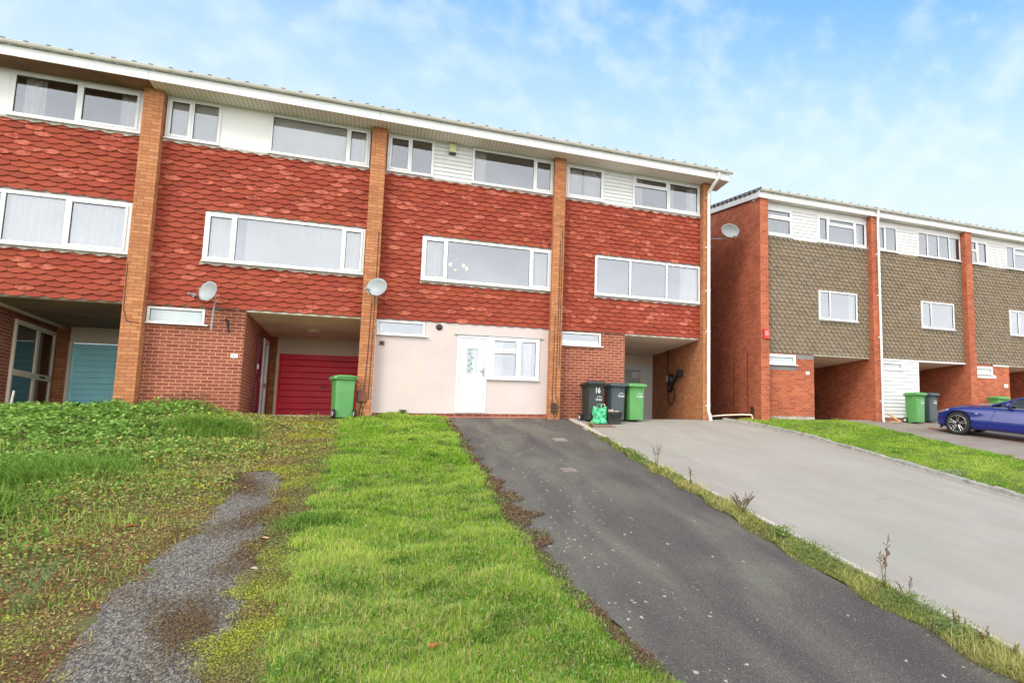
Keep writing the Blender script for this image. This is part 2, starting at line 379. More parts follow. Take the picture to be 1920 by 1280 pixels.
rows = [(0.35, 1.2, 4.25), (-1, 1.3, 4.22), (-2, 1.31, 4.12), (-3.6, 1.31, 4.12), (-6.8, 1.33, 4.0), (-9.8, 1.38, 4.0), (-12, 1.36, 3.86), (-13.5, 1.6, 3.86), (-15, 1.7, 3.9), (-20.5, 1.7, 3.9)]
o = sheet('driveway', rows, M_asph, 0.006, jag=0.025)
tag(o, 'dark speckled asphalt driveway rising to the white front door', None)
# grey drive
m, t, b = new_mat('grey_tarmac'); v = coords(t, False)
mp = N(t, 'ShaderNodeMapping'); mp.inputs['Scale'].default_value = (1.0, 0.5, 1); mp.inputs['Rotation'].default_value = (0, 0, 0.5); t.links.new(v, mp.inputs[0])
c = ramp(t, noise(t, mp.outputs[0], 0.9, 6, 0.6, 0.5), [(0.25, S(168, 159, 147)), (0.55, S(176, 167, 156)), (0.8, S(186, 177, 165))])
tint = mixc(t, ramp(t, noise(t, v, 0.45, 3), [(0.5, (0, 0, 0)), (0.7, (0.5, 0.5, 0.5))]), (1, 1, 1), (0.86, 0.98, 0.9))
c = mixc(t, 1.0, c, tint, 'MULTIPLY')
c = mixc(t, 1.0, c, ramp(t, noise(t, v, 150, 2), [(0.3, (0.8, 0.8, 0.8)), (0.7, (1.12, 1.12, 1.12))]), 'MULTIPLY')
mp = N(t, 'ShaderNodeMapping'); mp.inputs['Scale'].default_value = (0.6, 2.2, 1); mp.inputs['Rotation'].default_value = (0, 0, 0.35); t.links.new(v, mp.inputs[0])
st = ramp(t, noise(t, mp.outputs[0], 1.6, 8, 0.7), [(0.64, (0, 0, 0)), (0.72, (0.6, 0.6, 0.6))])
c = mixc(t, st, c, S(126, 118, 110)[:3])
mp = N(t, 'ShaderNodeMapping'); mp.inputs['Scale'].default_value = (2.6, 0.12, 1); mp.inputs['Rotation'].default_value = (0, 0, -0.04); t.links.new(v, mp.inputs[0])
c = mixc(t, 1.0, c, ramp(t, noise(t, mp.outputs[0], 1.0, 3), [(0.35, (0.95, 0.95, 0.945)), (0.6, (1.02, 1.02, 1.02))]), 'MULTIPLY')
t.links.new(c, b.inputs['Base Color']); set_in(b, Roughness=0.9); bump(t, b, noise(t, v, 140, 2), 0.35, 0.005)
M_greytar = m
kx2 = [(0.3, 8.45), (-0.1, 8.62), (-1.2, 9.0), (-3.7, 9.3), (-8.5, 9.12), (-11.1, 8.97), (-20.5, 8.7)]
def k2x(y):
    for (a, xa), (b_, xb) in zip(kx2, kx2[1:]):
        if b_ <= y <= a: return xa + (xb - xa) * (y - a) / (b_ - a)
    return kx2[-1][1]
o = sheet('driveway', [(4.1, 5.8, 7.9), (0.3, 4.3, 8.45)] + [(y, 4.27, x) for y, x in kx2[1:]], M_greytar, 0.006)
tag(o, 'wide pale grey driveway in front of the wheelie bins', None)
# gravelly old path, brown drive on the right
m, t, b = new_mat('loose_chippings'); v = coords(t, False)
mpc = N(t, 'ShaderNodeMapping'); mpc.inputs['Scale'].default_value = (1, 0.42, 1); t.links.new(v, mpc.inputs[0])
vo = N(t, 'ShaderNodeTexVoronoi'); vo.inputs['Scale'].default_value = 84; t.links.new(mpc.outputs[0], vo.inputs['Vector'])
c = ramp(t, vo.outputs['Color'], [(0.1, S(86, 80, 72)), (0.5, S(140, 131, 119)), (0.95, S(196, 187, 172))])
c = mixc(t, 1.0, c, ramp(t, vo.outputs['Distance'], [(0.0, (1.1, 1.1, 1.1)), (0.75, (0.45, 0.45, 0.45))]), 'MULTIPLY')
c = mixc(t, ramp(t, noise(t, mpc.outputs[0], 4, 6, 0.7), [(0.54, (0, 0, 0)), (0.7, (0.7, 0.7, 0.7))]), c, S(104, 84, 58)[:3])
t.links.new(c, b.inputs['Base Color']); set_in(b, Roughness=0.95); bump(t, b, mathn(t, 'SUBTRACT', 1.0, vo.outputs['Distance']), 0.9, 0.012)
gr = [(-6.9, -1.55, -1.35), (-7.2, -1.74, -1.24), (-8.4, -1.62, -1.12), (-9.6, -1.62, -1.12), (-10.6, -1.64, -1.0), (-11.3, -1.74, -0.94), (-12.1, -1.8, -0.9), (-12.8, -1.72, -0.88), (-13.4, -1.7, -0.9), (-14.2, -1.66, -0.9), (-16, -1.62, -0.9), (-19, -1.6, -0.95)]
o = sheet('path', gr, m, 0.005, step=0.1, jag=0.04); tag(o, 'strip of loose grey chippings between moss and sedum', None)
m, t, b = new_mat('worn_brown_tarmac'); v = coords(t, False)
c = ramp(t, noise(t, v, 1.2, 6), [(0.3, S(142, 130, 118)), (0.7, S(164, 152, 140))])
c = mixc(t, 1.0, c, ramp(t, noise(t, v, 150, 2), [(0.3, (0.8, 0.8, 0.8)), (0.7, (1.15, 1.15, 1.15))]), 'MULTIPLY')
t.links.new(c, b.inputs['Base Color']); set_in(b, Roughness=0.9); bump(t, b, noise(t, v, 120, 2), 0.4, 0.005)
o = sheet('driveway', [(4.1, 12.0, 24), (0.0, 12.0, 24), (-0.8, 13.05, 24), (-4.7, 12.78, 24), (-7.9, 12.5, 24), (-20.5, 12.0, 24)], m, 0.006)
tag(o, 'worn brown driveway under the blue car', None)
m_pv = brick_mat('red_pavers', S(176, 118, 98), S(158, 100, 84), S(130, 110, 96), bw=0.2, rh=0.1)
q = [(14.95, -1.75), (14.52, -2.2), (15.5, -5.7), (15.95, -5.2)]
sv = [(x, y, G(x, y) + 0.011) for x, y in q]
o = MB().quad(*sv).build('pavement', m_pv); tag(o, 'strip of red pavers crossing the brown driveway', None, kind='structure')

# kerbs
mb = MB(); y = -0.35
while y > -20.3:
    L = random.uniform(0.85, 0.95); y1 = max(y - L, -20.4); w = 0.075 if y < -2.5 else 0.12
    a = [(4.2, y - 0.006), (4.2 + w, y - 0.006), (4.2 + w, y1), (4.2, y1)]; jz = random.uniform(-0.008, 0.008)
    vs = [(px, py, G(px, py) - 0.1) for px, py in a] + [(px, py, G(px, py) + 0.045 + jz) for px, py in a]
    mb.add(vs, [(4, 7, 6, 5), (0, 4, 5, 1), (1, 5, 6, 2), (2, 6, 7, 3), (3, 7, 4, 0)]); y = y1
o = mb.build('kerb', M_concrete, bevel=0.008); tag(o, 'low pale concrete edging between the black and the grey driveway', None, kind='structure')
mb = MB(); y = -0.15
mk = plain('grey_kerb_stone', S(168, 164, 152), 0.9, var=0.2, nscale=6, bscale=45)
while y > -20:
    L = random.uniform(0.42, 0.5); y1 = y - L; xa, xb = k2x(y), k2x(y1); w = 0.13; jz = random.uniform(-0.012, 0.012)
    a = [(xa, y - 0.012), (xa + w, y - 0.012), (xb + w, y1), (xb, y1)]
    vs = [(px, py, G(px, py) - 0.1) for px, py in a] + [(px, py, G(px, py) + 0.075 + jz) for px, py in a]
    mb.add(vs, [(4, 7, 6, 5), (0, 4, 5, 1), (1, 5, 6, 2), (2, 6, 7, 3), (3, 7, 4, 0)]); y = y1
o = mb.build('kerb', mk, bevel=0.012); tag(o, 'row of grey kerb stones holding the right lawn', None, kind='structure')
mb = MB()
for (a, xa), (b_, xb) in zip(kx2, kx2[1:]):
    n_ = max(1, int((a - b_) / 0.5))
    for i in range(n_):
        ya, yb = a + (b_ - a) * i / n_, a + (b_ - a) * (i + 1) / n_; x0, x1 = k2x(ya), k2x(yb)
        mb.add([(x0 - 0.07, ya, G(0, ya) + 0.012), (x0 - 0.003, ya, G(0, ya) + 0.012), (x1 - 0.003, yb, G(0, yb) + 0.012), (x1 - 0.07, yb, G(0, yb) + 0.012)], [(0, 3, 2, 1)])
o = mb.build('kerb', M_concrete); tag(o, 'thin pale mortar haunch along the foot of the kerb stones', None, kind='structure')

# ------------------------------------------------------------------ houses
def extrude_x(mb, poly, x0, x1, smooth=False):      # poly of (y,z)
    n = len(poly)
    mb.add([(x0, y, z) for y, z in poly] + [(x1, y, z) for y, z in poly],
           [tuple(range(n)), tuple(range(2 * n - 1, n - 1, -1))] + [(i, i + n, (i + 1) % n + n, (i + 1) % n) for i in range(n)], smooth)
def holes_wall(mb, x0, x1, z0, z1, holes, y0, y1):
    X = sorted({x0, x1} | {min(max(h[i], x0), x1) for h in holes for i in (0, 1)})
    Z = sorted({z0, z1} | {min(max(h[i], z0), z1) for h in holes for i in (2, 3)})
    for a, b_ in zip(X, X[1:]):
        for c_, d in zip(Z, Z[1:]):
            mx_, mz = (a + b_) / 2, (c_ + d) / 2
            if any(h[0] < mx_ < h[1] and h[2] < mz < h[3] for h in holes): continue
            mb.box(a, b_, y0, y1, c_, d)
def wave(x0, x1, z0, z1, y, amp=0.045, per=0.15, n=None):
    n = n or max(8, int((x1 - x0) / 0.02)); mb = MB(); vs = []; ph = random.random() * 6
    for i in range(n + 1):
        x = x0 + (x1 - x0) * i / n; yy = y + amp * sin(6.283 * x / per + ph + 1.3 * sin(x * 9 + ph)); vs += [(x, yy, z0), (x, yy * 0.6 + y * 0.4, z1)]
    return mb.add(vs, [(2 * i, 2 * i + 2, 2 * i + 3, 2 * i + 1) for i in range(n)], True)
def window(h, x0, x1, z0, z1, mull=(), trans=None, y=-0.05, curt=(), sill=True, fw=0.055, sash=(), glass=None, label=None, sillext=0.0, mat=None, deep=0.09):
    """one window: frame; children pane, seal, sill, curtain"""
    trans = trans or {}; mb = MB(); yb = y + deep
    mb.box(x0, x1, y, yb, z1 - fw, z1).box(x0, x1, y, yb, z0, z0 + fw).box(x0, x0 + fw, y, yb, z0 + fw, z1 - fw).box(x1 - fw, x1, y, yb, z0 + fw, z1 - fw)
    ed = [x0 + fw / 2] + list(mull) + [x1 - fw / 2]; gl = MB(); se = MB()
    for mxx in mull: mb.box(mxx - fw / 2, mxx + fw / 2, y + 0.002, yb, z0 + fw, z1 - fw)
    for i, (a, b_) in enumerate(zip(ed, ed[1:])):
        a += fw / 2; b_ -= fw / 2; zs = [(z0 + fw, z1 - fw)]
        if i in trans: zt = trans[i]; mb.box(a, b_, y + 0.002, yb, zt - fw / 2, zt + fw / 2); zs = [(z0 + fw, zt - fw / 2), (zt + fw / 2, z1 - fw)]
        for k, (c_, d) in enumerate(zs):
            f = 0.0
            if (i in sash and k == 0) or (k == 1): f = 0.035
            if f:
                mb.box(a - 0.012, b_ + 0.012, y - 0.015, y + 0.012, d - f, d + 0.012).box(a - 0.012, b_ + 0.012, y - 0.015, y + 0.012, c_ - 0.012, c_ + f)
                mb.box(a - 0.012, a + f, y - 0.015, y + 0.012, c_ + f, d - f).box(b_ - f, b_ + 0.012, y - 0.015, y + 0.012, c_ + f, d - f)
            a2, b2, c2, d2 = a + f, b_ - f, c_ + f, d - f
            jy = random.uniform(-0.002, 0.002); tl = random.uniform(-0.0015, 0.0015)
            gl.quad((a2, y + 0.03, c2), (b2, y + 0.03 + tl, c2), (b2, y + 0.03 + jy + tl, d2), (a2, y + 0.03 + jy, d2))
            s = 0.009
            se.box(a2, b2, y + 0.01, y + 0.028, d2 - s, d2).box(a2, a2 + s, y + 0.01, y + 0.028, c2, d2 - s).box(b2 - s * 0.6, b2, y + 0.01, y + 0.028, c2, d2 - s).box(a2 + s, b2 - s * 0.6, y + 0.01, y + 0.028, c2, c2 + s * 0.6)
    w = mb.build('window', mat or M_white, h, label, bevel=0.004)
    gl.build('pane', glass or M_glass, w); se.build('seal', M_seal, w)
    if sill: MB().box(x0 - 0.01 - sillext * 0, x1 + 0.012 + sillext, y - 0.05, y + 0.02, z0 - 0.028, z0 - 0.002).build('sill', mat or M_white, w, bevel=0.004)
    for c_ in curt:
        if c_[0] == 'blind':
            cm = MB()
            xx = c_[1]
            while xx < c_[2]: cm.add([(xx, y + 0.16, z0 + 0.04), (xx + 0.075, y + 0.185, z0 + 0.04), (xx + 0.075, y + 0.185, z1 - 0.03), (xx, y + 0.16, z1 - 0.03)], [(0, 1, 2, 3)]); xx += 0.08
            cm.build('blind', M_curt, w)
        elif c_[0] == 'roller': MB().box(c_[1], c_[2], y + 0.14, y + 0.145, z0 + c_[3], z1).build('blind', M_curt, w)
        else: wave(c_[1], c_[2], z0 + 0.02 + (c_[3] if len(c_) > 3 else 0), z1 - 0.01, y + 0.17).build('curtain', M_curt, w)
    return w
def tiles(h, x0, x1, z0, z1, holes, pitch, gauge, mat, yb=-0.005, point=0.036, flat=0.34, asym=0.0):
    mb = MB(); nrow = int(round((z1 - z0) / gauge)); gauge = (z1 - z0) / nrow; L = gauge * 1.42; g_ = 0.0015
    for r in range(nrow):
        zb = z0 + r * gauge; off = (r % 2) * pitch / 2 + h.get('toff', 0.0)
        i0 = int((x0 - off) / pitch) - 2
        for i in range(i0, int((x1 - off) / pitch) + 2):
            cxx = off + i * pitch; a, b_ = cxx - pitch / 2 + g_, cxx + pitch / 2 - g_
            spans = [(max(a, x0), min(b_, x1))]
            for hx0, hx1, hz0, hz1 in holes:
                if zb + gauge * 0.75 > hz0 and zb + gauge * 0.2 < hz1:
                    ns = []
                    for p, q in spans:
                        if q <= hx0 or p >= hx1: ns.append((p, q))
                        else:
                            if p < hx0: ns.append((p, hx0))
                            if q > hx1: ns.append((hx1, q))
                    spans = ns
            dz = random.uniform(-0.003, 0.003); dy = random.uniform(-0.006, 0.004); tw = random.uniform(-0.003, 0.003)
            top = min(zb + L, z1)
            for p, q in spans:
                if q - p < 0.01: continue
                def prof(x):
                    u = (x - cxx) / (pitch / 2)
                    au = abs(u)
                    return 0 if au < flat else (au - flat) / (1 - flat) * point
                bx = [p] + [v_ for v_ in (cxx - flat * pitch / 2, cxx, cxx + flat * pitch / 2) if p < v_ < q] + [q]
                if asym: bx = [p] + [v_ for v_ in [cxx + k * pitch / 2 for k in (-0.75, -0.5, -0.2, 0.2, 0.5, 0.75)] if p < v_ < q] + [q]
                pts = []
                for x in bx:
                    zp = prof(x) if not asym else point * (1 - math.sqrt(max(0, 1 - min(1, abs((x - cxx) / (pitch / 2))) ** 2.2)))
                    pts.append((x, min(zb + zp + dz, top - 0.002)))
                yf = lambda x, z: yb - 0.054 - (0.004 if asym else 0) + (0.048 if asym else 0.042) * (z - zb) / L + dy + tw * (x - cxx) / pitch * 2
                n = len(pts); th = 0.03 if not asym else 0.034
                fr = [(x, yf(x, z), z) for x, z in pts] + [(q, yf(q, top), top), (p, yf(p, top), top)]
                bk = [(x, yf(x, z) + th, z) for x, z in pts]
                fc = [tuple(range(n + 2))] + [(i_ + 1, i_, n + 2 + i_, n + 3 + i_) for i_ in range(n - 1)]
                sd_ = len(fr) + len(bk); ex = [(q, yf(q, top) + th, top), (p, yf(p, top) + th, top)]
                fc += [(n - 1, n + 1 + n, sd_, n), (0, n + 1, sd_ + 1, n + 2)]
                mb.add(fr + bk + ex, fc)
    return mb.build('tile_cladding', mat, h)
def fillet(h, x0, x1, z, pitch, depth=0.07, y=-0.072):
    """wavy mortar band under a sill"""
    pts = [(x0, z)]; x = x0
    while x < x1: pts.append((x, z - depth - random.uniform(-.006, .006))); x += pitch / 2; (pts.append((min(x, x1), z - depth * 0.35 - random.uniform(0, .012))) if x < x1 + pitch / 2 else None); x += pitch / 2
    pts = [p for p in pts if p[0] <= x1]; pts += [(x1, z - depth * 0.6), (x1, z)]
    return MB().prism(pts, y, y + 0.03).build('mortar_fillet', M_mortar, h)
def ribbed_roof(h, x0, x1, ye, ze, slope=0.15, depth=9.5):
    mb = MB(); p = 0.33; ridge = ye + depth / 2; zr = ze + slope * depth / 2
    def strip(xa, xb, dz):
        mb.add([(xa, ye, ze + dz - 0.03), (xb, ye, ze + dz - 0.03), (xa, ye, ze + dz), (xb, ye, ze + dz), (xb, ridge, zr + dz), (xa, ridge, zr + dz), (xb, ye + depth, ze + dz), (xa, ye + depth, ze + dz)],
               [(0, 1, 3, 2), (2, 3, 4, 5), (5, 4, 6, 7)])
    x = x0
    while x < x1 - 0.01:
        xb = min(x + p, x1); strip(x, min(x + 0.07, xb), 0.036)
        if x + 0.07 < xb: strip(x + 0.07, xb, 0.0)
        for k in range(14):      # course steps
            yy = ye + 0.36 * k; z_ = ze + slope * 0.36 * k
            if yy < ridge: mb.box(x, min(x + 0.07, xb), yy, yy + 0.02, z_ + 0.03, z_ + 0.05)
        x += p
    return mb.build('roof', M_roof, h)
def gutter(h, x0, x1, y, z, endcap=False):
    mb = MB(); n = 8; ro, ri = 0.06, 0.052
    out = [(y - ro * cos(math.pi * k / n), z - ro * sin(math.pi * k / n)) for k in range(n + 1)]
    inn = [(y - ri * cos(math.pi * k / n), z - ri * sin(math.pi * k / n)) for k in range(n, -1, -1)]
    for k in range(n):
        a, b_ = out[k], out[k + 1]; c_, d = inn[n - k], inn[n - k - 1]
        mb.add([(x0, *a), (x1, *a), (x1, *b_), (x0, *b_), (x0, *c_), (x1, *c_), (x1, *d), (x0, *d)], [(0, 3, 2, 1), (4, 5, 6, 7)], True)
    mb.box(x0, x1, y - ro - 0.006, y - ri, z, z + 0.012)
    if endcap: mb.prism([(0, 0)] * 0 or [(x1, z - 0.06), (x1 + 0.012, z - 0.06), (x1 + 0.012, z + 0.012), (x1, z + 0.012)], y - 0.064, y + 0.06)
    x = x0 + 0.35
    while x < x1:
        for k in range(n):
            a, b_ = [(y - (ro + 0.008) * cos(math.pi * q / n), z - (ro + 0.008) * sin(math.pi * q / n)) for q in (k, k + 1)]
            mb.add([(x, *a), (x + 0.025, *a), (x + 0.025, *b_), (x, *b_)], [(0, 3, 2, 1)])
        x += 0.9
    return mb.build('gutter', M_gutter, h)

class Lv: pass
A = Lv(); A.tb, A.w0, A.w1, A.st, A.wt, A.so, A.ov, A.g = 2.24, 3.27, 4.36, 5.915, 6.84, 6.88, 0.78, 0.0
B = Lv(); B.tb, B.w0, B.w1, B.st, B.wt, B.so, B.ov, B.g = 1.965, 3.11, 4.05, 5.65, 6.53, 6.72, 0.35, -0.1
def shell(h, L, xa, xb, xs, storemat, brick, floorz, store_holes=(), doors=True, store_y=0.0, party=None, backcol=None, pier=None, ceil=None):
    """floors, rooms, carport ceiling and walls of one house; xs = right edge of the store"""
    dep = 4.14; zf = -0.9
    mb = MB()
    for z0, z1 in ((L.tb + 0.3, L.w1 + 0.35), (L.w1 + 0.65, L.so - 0.005)):
        mb.box(xa, xb, 3.6, 3.7, z0, z1); mb.box(xa - 0.02, xa + 0.0, 0.12, 3.6, z0, z1); mb.box(xb, xb + 0.02, 0.12, 3.6, z0, z1)
        mb.box(xa, xb, 0.12, 3.7, z1, z1 + 0.04)
    mb.build('room', M_room, h)
    mb = MB().box(xa, xb, 0.12, 3.7, L.tb + 0.26, L.tb + 0.3); mb.build('floor_slab', M_floor, h)
    MB().box(xa, xb, 0.12, 3.7, L.w1 + 0.6, L.w1 + 0.65).build('floor_slab', M_floor, h)
def house(name_label, group):
    return thing('terraced_house', name_label, 'house', (0, 0, 0), 0, group, org=False)

def pier(h, x0, x1, y0, y1, ztop, mat, zb=-0.6):
    return MB().box(x0, x1, y0, y1, zb, ztop).build('pier', mat, h)
GA, GB = 'houses of the red tiled terrace', 'houses of the brown tiled terrace'
H1 = house('left end house with brown soffit, pale blue garage door and glazed entrance screen', GA)
H2 = house('red tile hung house with red garage door and smooth white upper panel', GA)
H3 = house('house with pink rendered ground floor and white front door', GA)
H4 = house('house with three wheelie bins and a car charger in its open carport', GA)
H5 = house('brown tile hung end house with exposed brick gable and red alarm box', GB)
H6 = house('brown tile hung house with white boarded ground floor behind the green bin', GB)
H7 = house('far right brown tile hung house behind the blue car', GB)

def common(h, L, x0, x1, xs, brick, wins, store_holes, front_mat=None, pitch=0.29, gauge=0.113, tmat=None, has_store=True, asym=0.0, toff=0.0, panels=()):
    h['toff'] = toff
    holes = [(w[0], w[1], w[2], w[3]) for w in wins]
    mb = MB(); holes_wall(mb, x0, x1, L.tb, L.so + 0.1, holes, 0.0, 0.12); mb.build('wall', M_mortar, h)
    shell(h, L, x0, x1, xs, None, brick, 0)
    tiles(h, x0, x1, L.tb, L.st - 0.02, [(a, b_, c_ - 0.03, d + 0.0) for a, b_, c_, d in holes if c_ < L.st - 0.1], pitch, gauge, tmat or M_tile, asym=asym, point=0.036 if not asym else 0.092)
    if has_store:
        mb = MB(); holes_wall(mb, x0, xs, -0.7, L.tb + 0.0, store_holes, 0.0, 0.11); mb.build('wall', front_mat or M_red, h)
        MB().box(xs - 0.11, xs, 0.112, 4.14, -0.7, L.tb).build('wall', M_red if L is A else brick, h)
    for a, b_, kind in panels:
        if kind == 'smooth': MB().box(a, b_, -0.045, -0.002, L.st - 0.02, L.wt).build('white_panel', M_panel, h, bevel=0.004)
        else:
            mb = MB(); n = 9 if L is A else 8; zz_ = (L.wt - L.st + 0.02) / n
            for k in range(n):
                zb = L.st - 0.02 + k * zz_
                mb.add([(a, -0.05, zb), (b_, -0.05, zb), (b_, -0.026, zb + zz_ - 0.006), (a, -0.026, zb + zz_ - 0.006), (a, -0.01, zb), (b_, -0.01, zb), (b_, -0.018, zb + zz_), (a, -0.018, zb + zz_)],
                       [(0, 1, 2, 3), (4, 5, 1, 0), (3, 2, 6, 7)])
            mb.build('boarding', M_white, h)
    if L is A: MB().box(x0, x1, -0.06, 0.02, L.wt + 0.001, L.so - 0.002).build('head_trim', M_white, h)
    else: MB().box(x0, x1, -0.03, 0.02, L.wt + 0.003, L.so - 0.002).build('frieze', M_panel, h)

def eaves(h, L, x0, x1, mat, endcap=False, gz=None):
    MB().box(x0, x1, -L.ov + 0.018, 0.1, L.so, L.so + 0.015).build('soffit', mat, h)
    zt = L.so + 0.20 if L is A else L.so + 0.18
    mb = MB(); x = x0; k = 0
    mb.box(x0 + 0.002, x1 - 0.002, -L.ov, -L.ov + 0.018, L.so - 0.02, zt)
    mb.build('fascia', M_white, h, bevel=0.003)
    gutter(h, x0, x1 + (0.06 if endcap else 0), -L.ov - 0.062, zt + 0.045, endcap)
    ribbed_roof(h, x0, x1, -L.ov - 0.05, zt + 0.062, depth=10.5)

# ---- house 1
w1t = (-7.03, -4.95, A.st, A.wt); w1m = (-7.98, -4.95, A.w0, A.w1); w1l = (-8.9, -8.05, A.st, A.wt)
common(H1, A, -8.95, -4.9, -7.21, M_buff, [w1t, w1m, w1l], [(-8.9, -7.85, 1.85, 2.2)], toff=0.05, panels=[(-8.05, -7.03, 'smooth')])
window(H1, *w1t, mull=(-5.99,), y=-0.075, fw=0.07, sash=(1,), curt=[('c', -6.85, -6.55), ('c', -5.35, -5.05)])
window(H1, *w1l, y=-0.075)
window(H1, *w1m, mull=(-6.93, -5.97), y=-0.085, fw=0.07, sash=(2,), curt=[('c', -7.9, -6.95), ('c', -6.9, -6.0), ('c', -5.95, -5.0)])
fillet(H1, -8.95, -4.9, A.st - 0.03, 0.29); fillet(H1, -8.0, -4.9, A.w0 - 0.03, 0.29)
window(H1, -8.9, -7.85, 1.85, 2.2, y=-0.02, glass=M_frost)
pier(H1, -4.9, -4.57, -0.29, 0.2, A.so, M_buff); pier(H1, -9.27, -8.95, -0.29, 0.2, A.so, M_buff)
eaves(H1, A, -9.3, -4.74, M_brownsoff)
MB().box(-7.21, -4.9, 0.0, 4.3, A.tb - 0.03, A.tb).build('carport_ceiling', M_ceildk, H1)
MB().box(-7.14, -7.06, 0.12, 4.14, A.tb - 0.075, A.tb - 0.032).build('ceiling_trim', M_cream, H1)
MB().box(-7.3, -6.94, 4.142, 4.25, -0.4, A.tb - 0.03).build('wall', M_buff, H1)
MB().box(-6.94, -4.9, 4.16, 4.25, 1.82, A.tb - 0.03).box(-6.94, -6.87, 4.12, 4.2, -0.3, 1.82).build('garage_frame', M_cream, H1)
def garage_door(h, x0, x1, z0, z1, y, mat, n, shape='rib'):
    mb = MB().box(x0, x1, y + 0.03, y + 0.05, z0, z1); d = (z1 - z0) / n
    for k in range(n):
        zb = z0 + k * d; i = 0.06
        if shape == 'rib': mb.add([(x0 + i, y, zb + 0.022), (x1 - i, y, zb + 0.022), (x1 - i, y + 0.0, zb + d - 0.012), (x0 + i, y, zb + d - 0.012), (x0 + i * 0.7, y + 0.03, zb + 0.004), (x1 - i * 0.7, y + 0.03, zb + 0.004), (x1 - i * 0.7, y + 0.03, zb + d - 0.002), (x0 + i * 0.7, y + 0.03, zb + d - 0.002)],
               [(0, 1, 2, 3), (4, 5, 1, 0), (3, 2, 6, 7), (0, 3, 7, 4), (1, 5, 6, 2)])
        else: mb.add([(x0, y - 0.012, zb + 0.012), (x1, y - 0.012, zb + 0.012), (x1, y + 0.018, zb + d - 0.004), (x0, y + 0.018, zb + d - 0.004), (x0, y + 0.03, zb), (x1, y + 0.03, zb)], [(0, 1, 2, 3), (4, 5, 1, 0)])
    dr = mb.build('garage_door', mat, h); return dr
gd = garage_door(H1, -6.87, -4.92, -0.05, 1.8, 4.13, M_blue, 13)
MB().tube([(-5.2, 4.1, 0.9), (-5.2, 4.06, 0.9), (-5.12, 4.06, 0.88)], 0.018).build('handle', M_dark, gd)
# glazed entrance screen on the store's return wall
mb = MB(); X = -7.2
for y0, y1, z0, z1 in ((1.85, 4.0, 1.93, 2.03), (1.85, 1.92, -0.1, 1.93), (3.93, 4.0, -0.1, 1.93), (2.98, 3.1, -0.1, 1.93), (1.92, 2.98, 0.82, 0.95), (3.1, 3.93, 0.82, 0.95), (1.92, 3.93, -0.1, 0.06)):
    mb.box(X, X + 0.05, y0, y1, z0, z1)
ds = mb.build('entrance_screen', M_cream, H1)
M_dkglass = glass_mat('dark_glass', (0.25, 0.3, 0.28), 1.6)
gm = MB()
for y0, y1 in ((1.92, 2.98), (3.1, 3.93)):
    for z0, z1 in ((0.06, 0.82), (0.95, 1.93)): gm.quad((X + 0.02, y0, z0), (X + 0.02, y1, z0), (X + 0.02, y1, z1), (X + 0.02, y0, z1))
gm.build('pane', M_dkglass, ds)
MB().box(X + 0.05, X + 0.06, 3.3, 3.6, 0.86, 0.91).build('letterbox', M_dark, ds)
MB().box(-7.195, -7.19, 1.85, 4.0, -0.1, 2.0).build('hall_backing', M_darkred if False else M_seal, H1)
MB().tube([(-4.84, -0.297, 3.05), (-4.96 + 0.08, -0.297, 3.05), (-4.88, -0.3, 2.6), (-4.87, -0.3, 2.05), (-4.8, -0.3, 1.82), (-4.6, -0.3, 1.79)], 0.006, 5).build('cable', M_cable, H1)

# ---- house 2
w2a = (-4.55, -3.59, A.st, A.wt); w2b = (-2.68, -0.66, A.st, A.wt); w2m = (-3.71, -0.64, A.w0, A.w1)
common(H2, A, -4.57, -0.62, -2.85, M_buff, [w2a, w2b, w2m], [(-4.57, -3.58, 1.86, 2.2)], toff=0.0, panels=[(-3.59, -2.68, 'smooth')])
window(H2, *w2a, mull=(-4.1,), y=-0.07, sash=(0,), curt=[('roller', -4.5, -3.62, 0.0)])
window(H2, *w2b, mull=(-1.13,), y=-0.07, sash=(1,), curt=[('roller', -2.65, -1.15, 0.0), ('c', -1.12, -0.7)])
window(H2, *w2m, mull=(-3.17, -1.1), y=-0.09, fw=0.06, sash=(0, 2), curt=[('c', -3.66, -3.2), ('blind', -2.98, -1.15), ('c', -1.08, -0.68)])
fillet(H2, -4.57, -0.62, A.st - 0.03, 0.29); fillet(H2, -3.75, -0.62, A.w0 - 0.03, 0.29)
window(H2, -4.56, -3.58, 1.86, 2.2, y=-0.03, fw=0.05, glass=M_frost, sillext=0.06)
pier(H2, -0.62, -0.31, -0.29, 0.2, A.so, M_buff)
eaves(H2, A, -4.74, -0.46, M_soff)
MB().box(-2.85, -0.62, 0.0, 4.4, A.tb - 0.03, A.tb).build('carport_ceiling', M_ceil, H2)
MB().box(-0.62, -0.42, 0.201, 4.3, -0.4, A.tb - 0.031).build('wall', M_buff, H2)
MB().box(-2.9, -2.70, 4.142, 4.25, -0.4, A.tb - 0.03).build('wall', M_buff, H2)
MB().box(-2.70, -0.62, 4.17, 4.25, 1.76, A.tb - 0.03).box(-2.70, -2.64, 4.12, 4.2, -0.3, 1.76).build('garage_frame', M_cream, H2)
gd = garage_door(H2, -2.64, -0.63, -0.1, 1.76, 4.13, M_redp, 11)
MB().box(-1.62, -1.5, 4.1, 4.125, 0.84, 0.88).build('handle', M_dark, gd)
MB().lathe([(0.14, A.tb - 0.031), (0.15, A.tb - 0.06), (0.11, A.tb - 0.1), (0.0, A.tb - 0.11)], (-1.75, 2.3, 0)).build('ceiling_lamp', M_cream, H2)
X = -2.84
dr = MB().box(X, X + 0.03, 1.72, 2.5, -0.05, 1.93).box(X + 0.03, X + 0.045, 1.82, 2.4, 0.1, 0.8).box(X + 0.03, X + 0.045, 1.82, 2.4, 0.95, 1.8).build('door', M_darkred, H2)
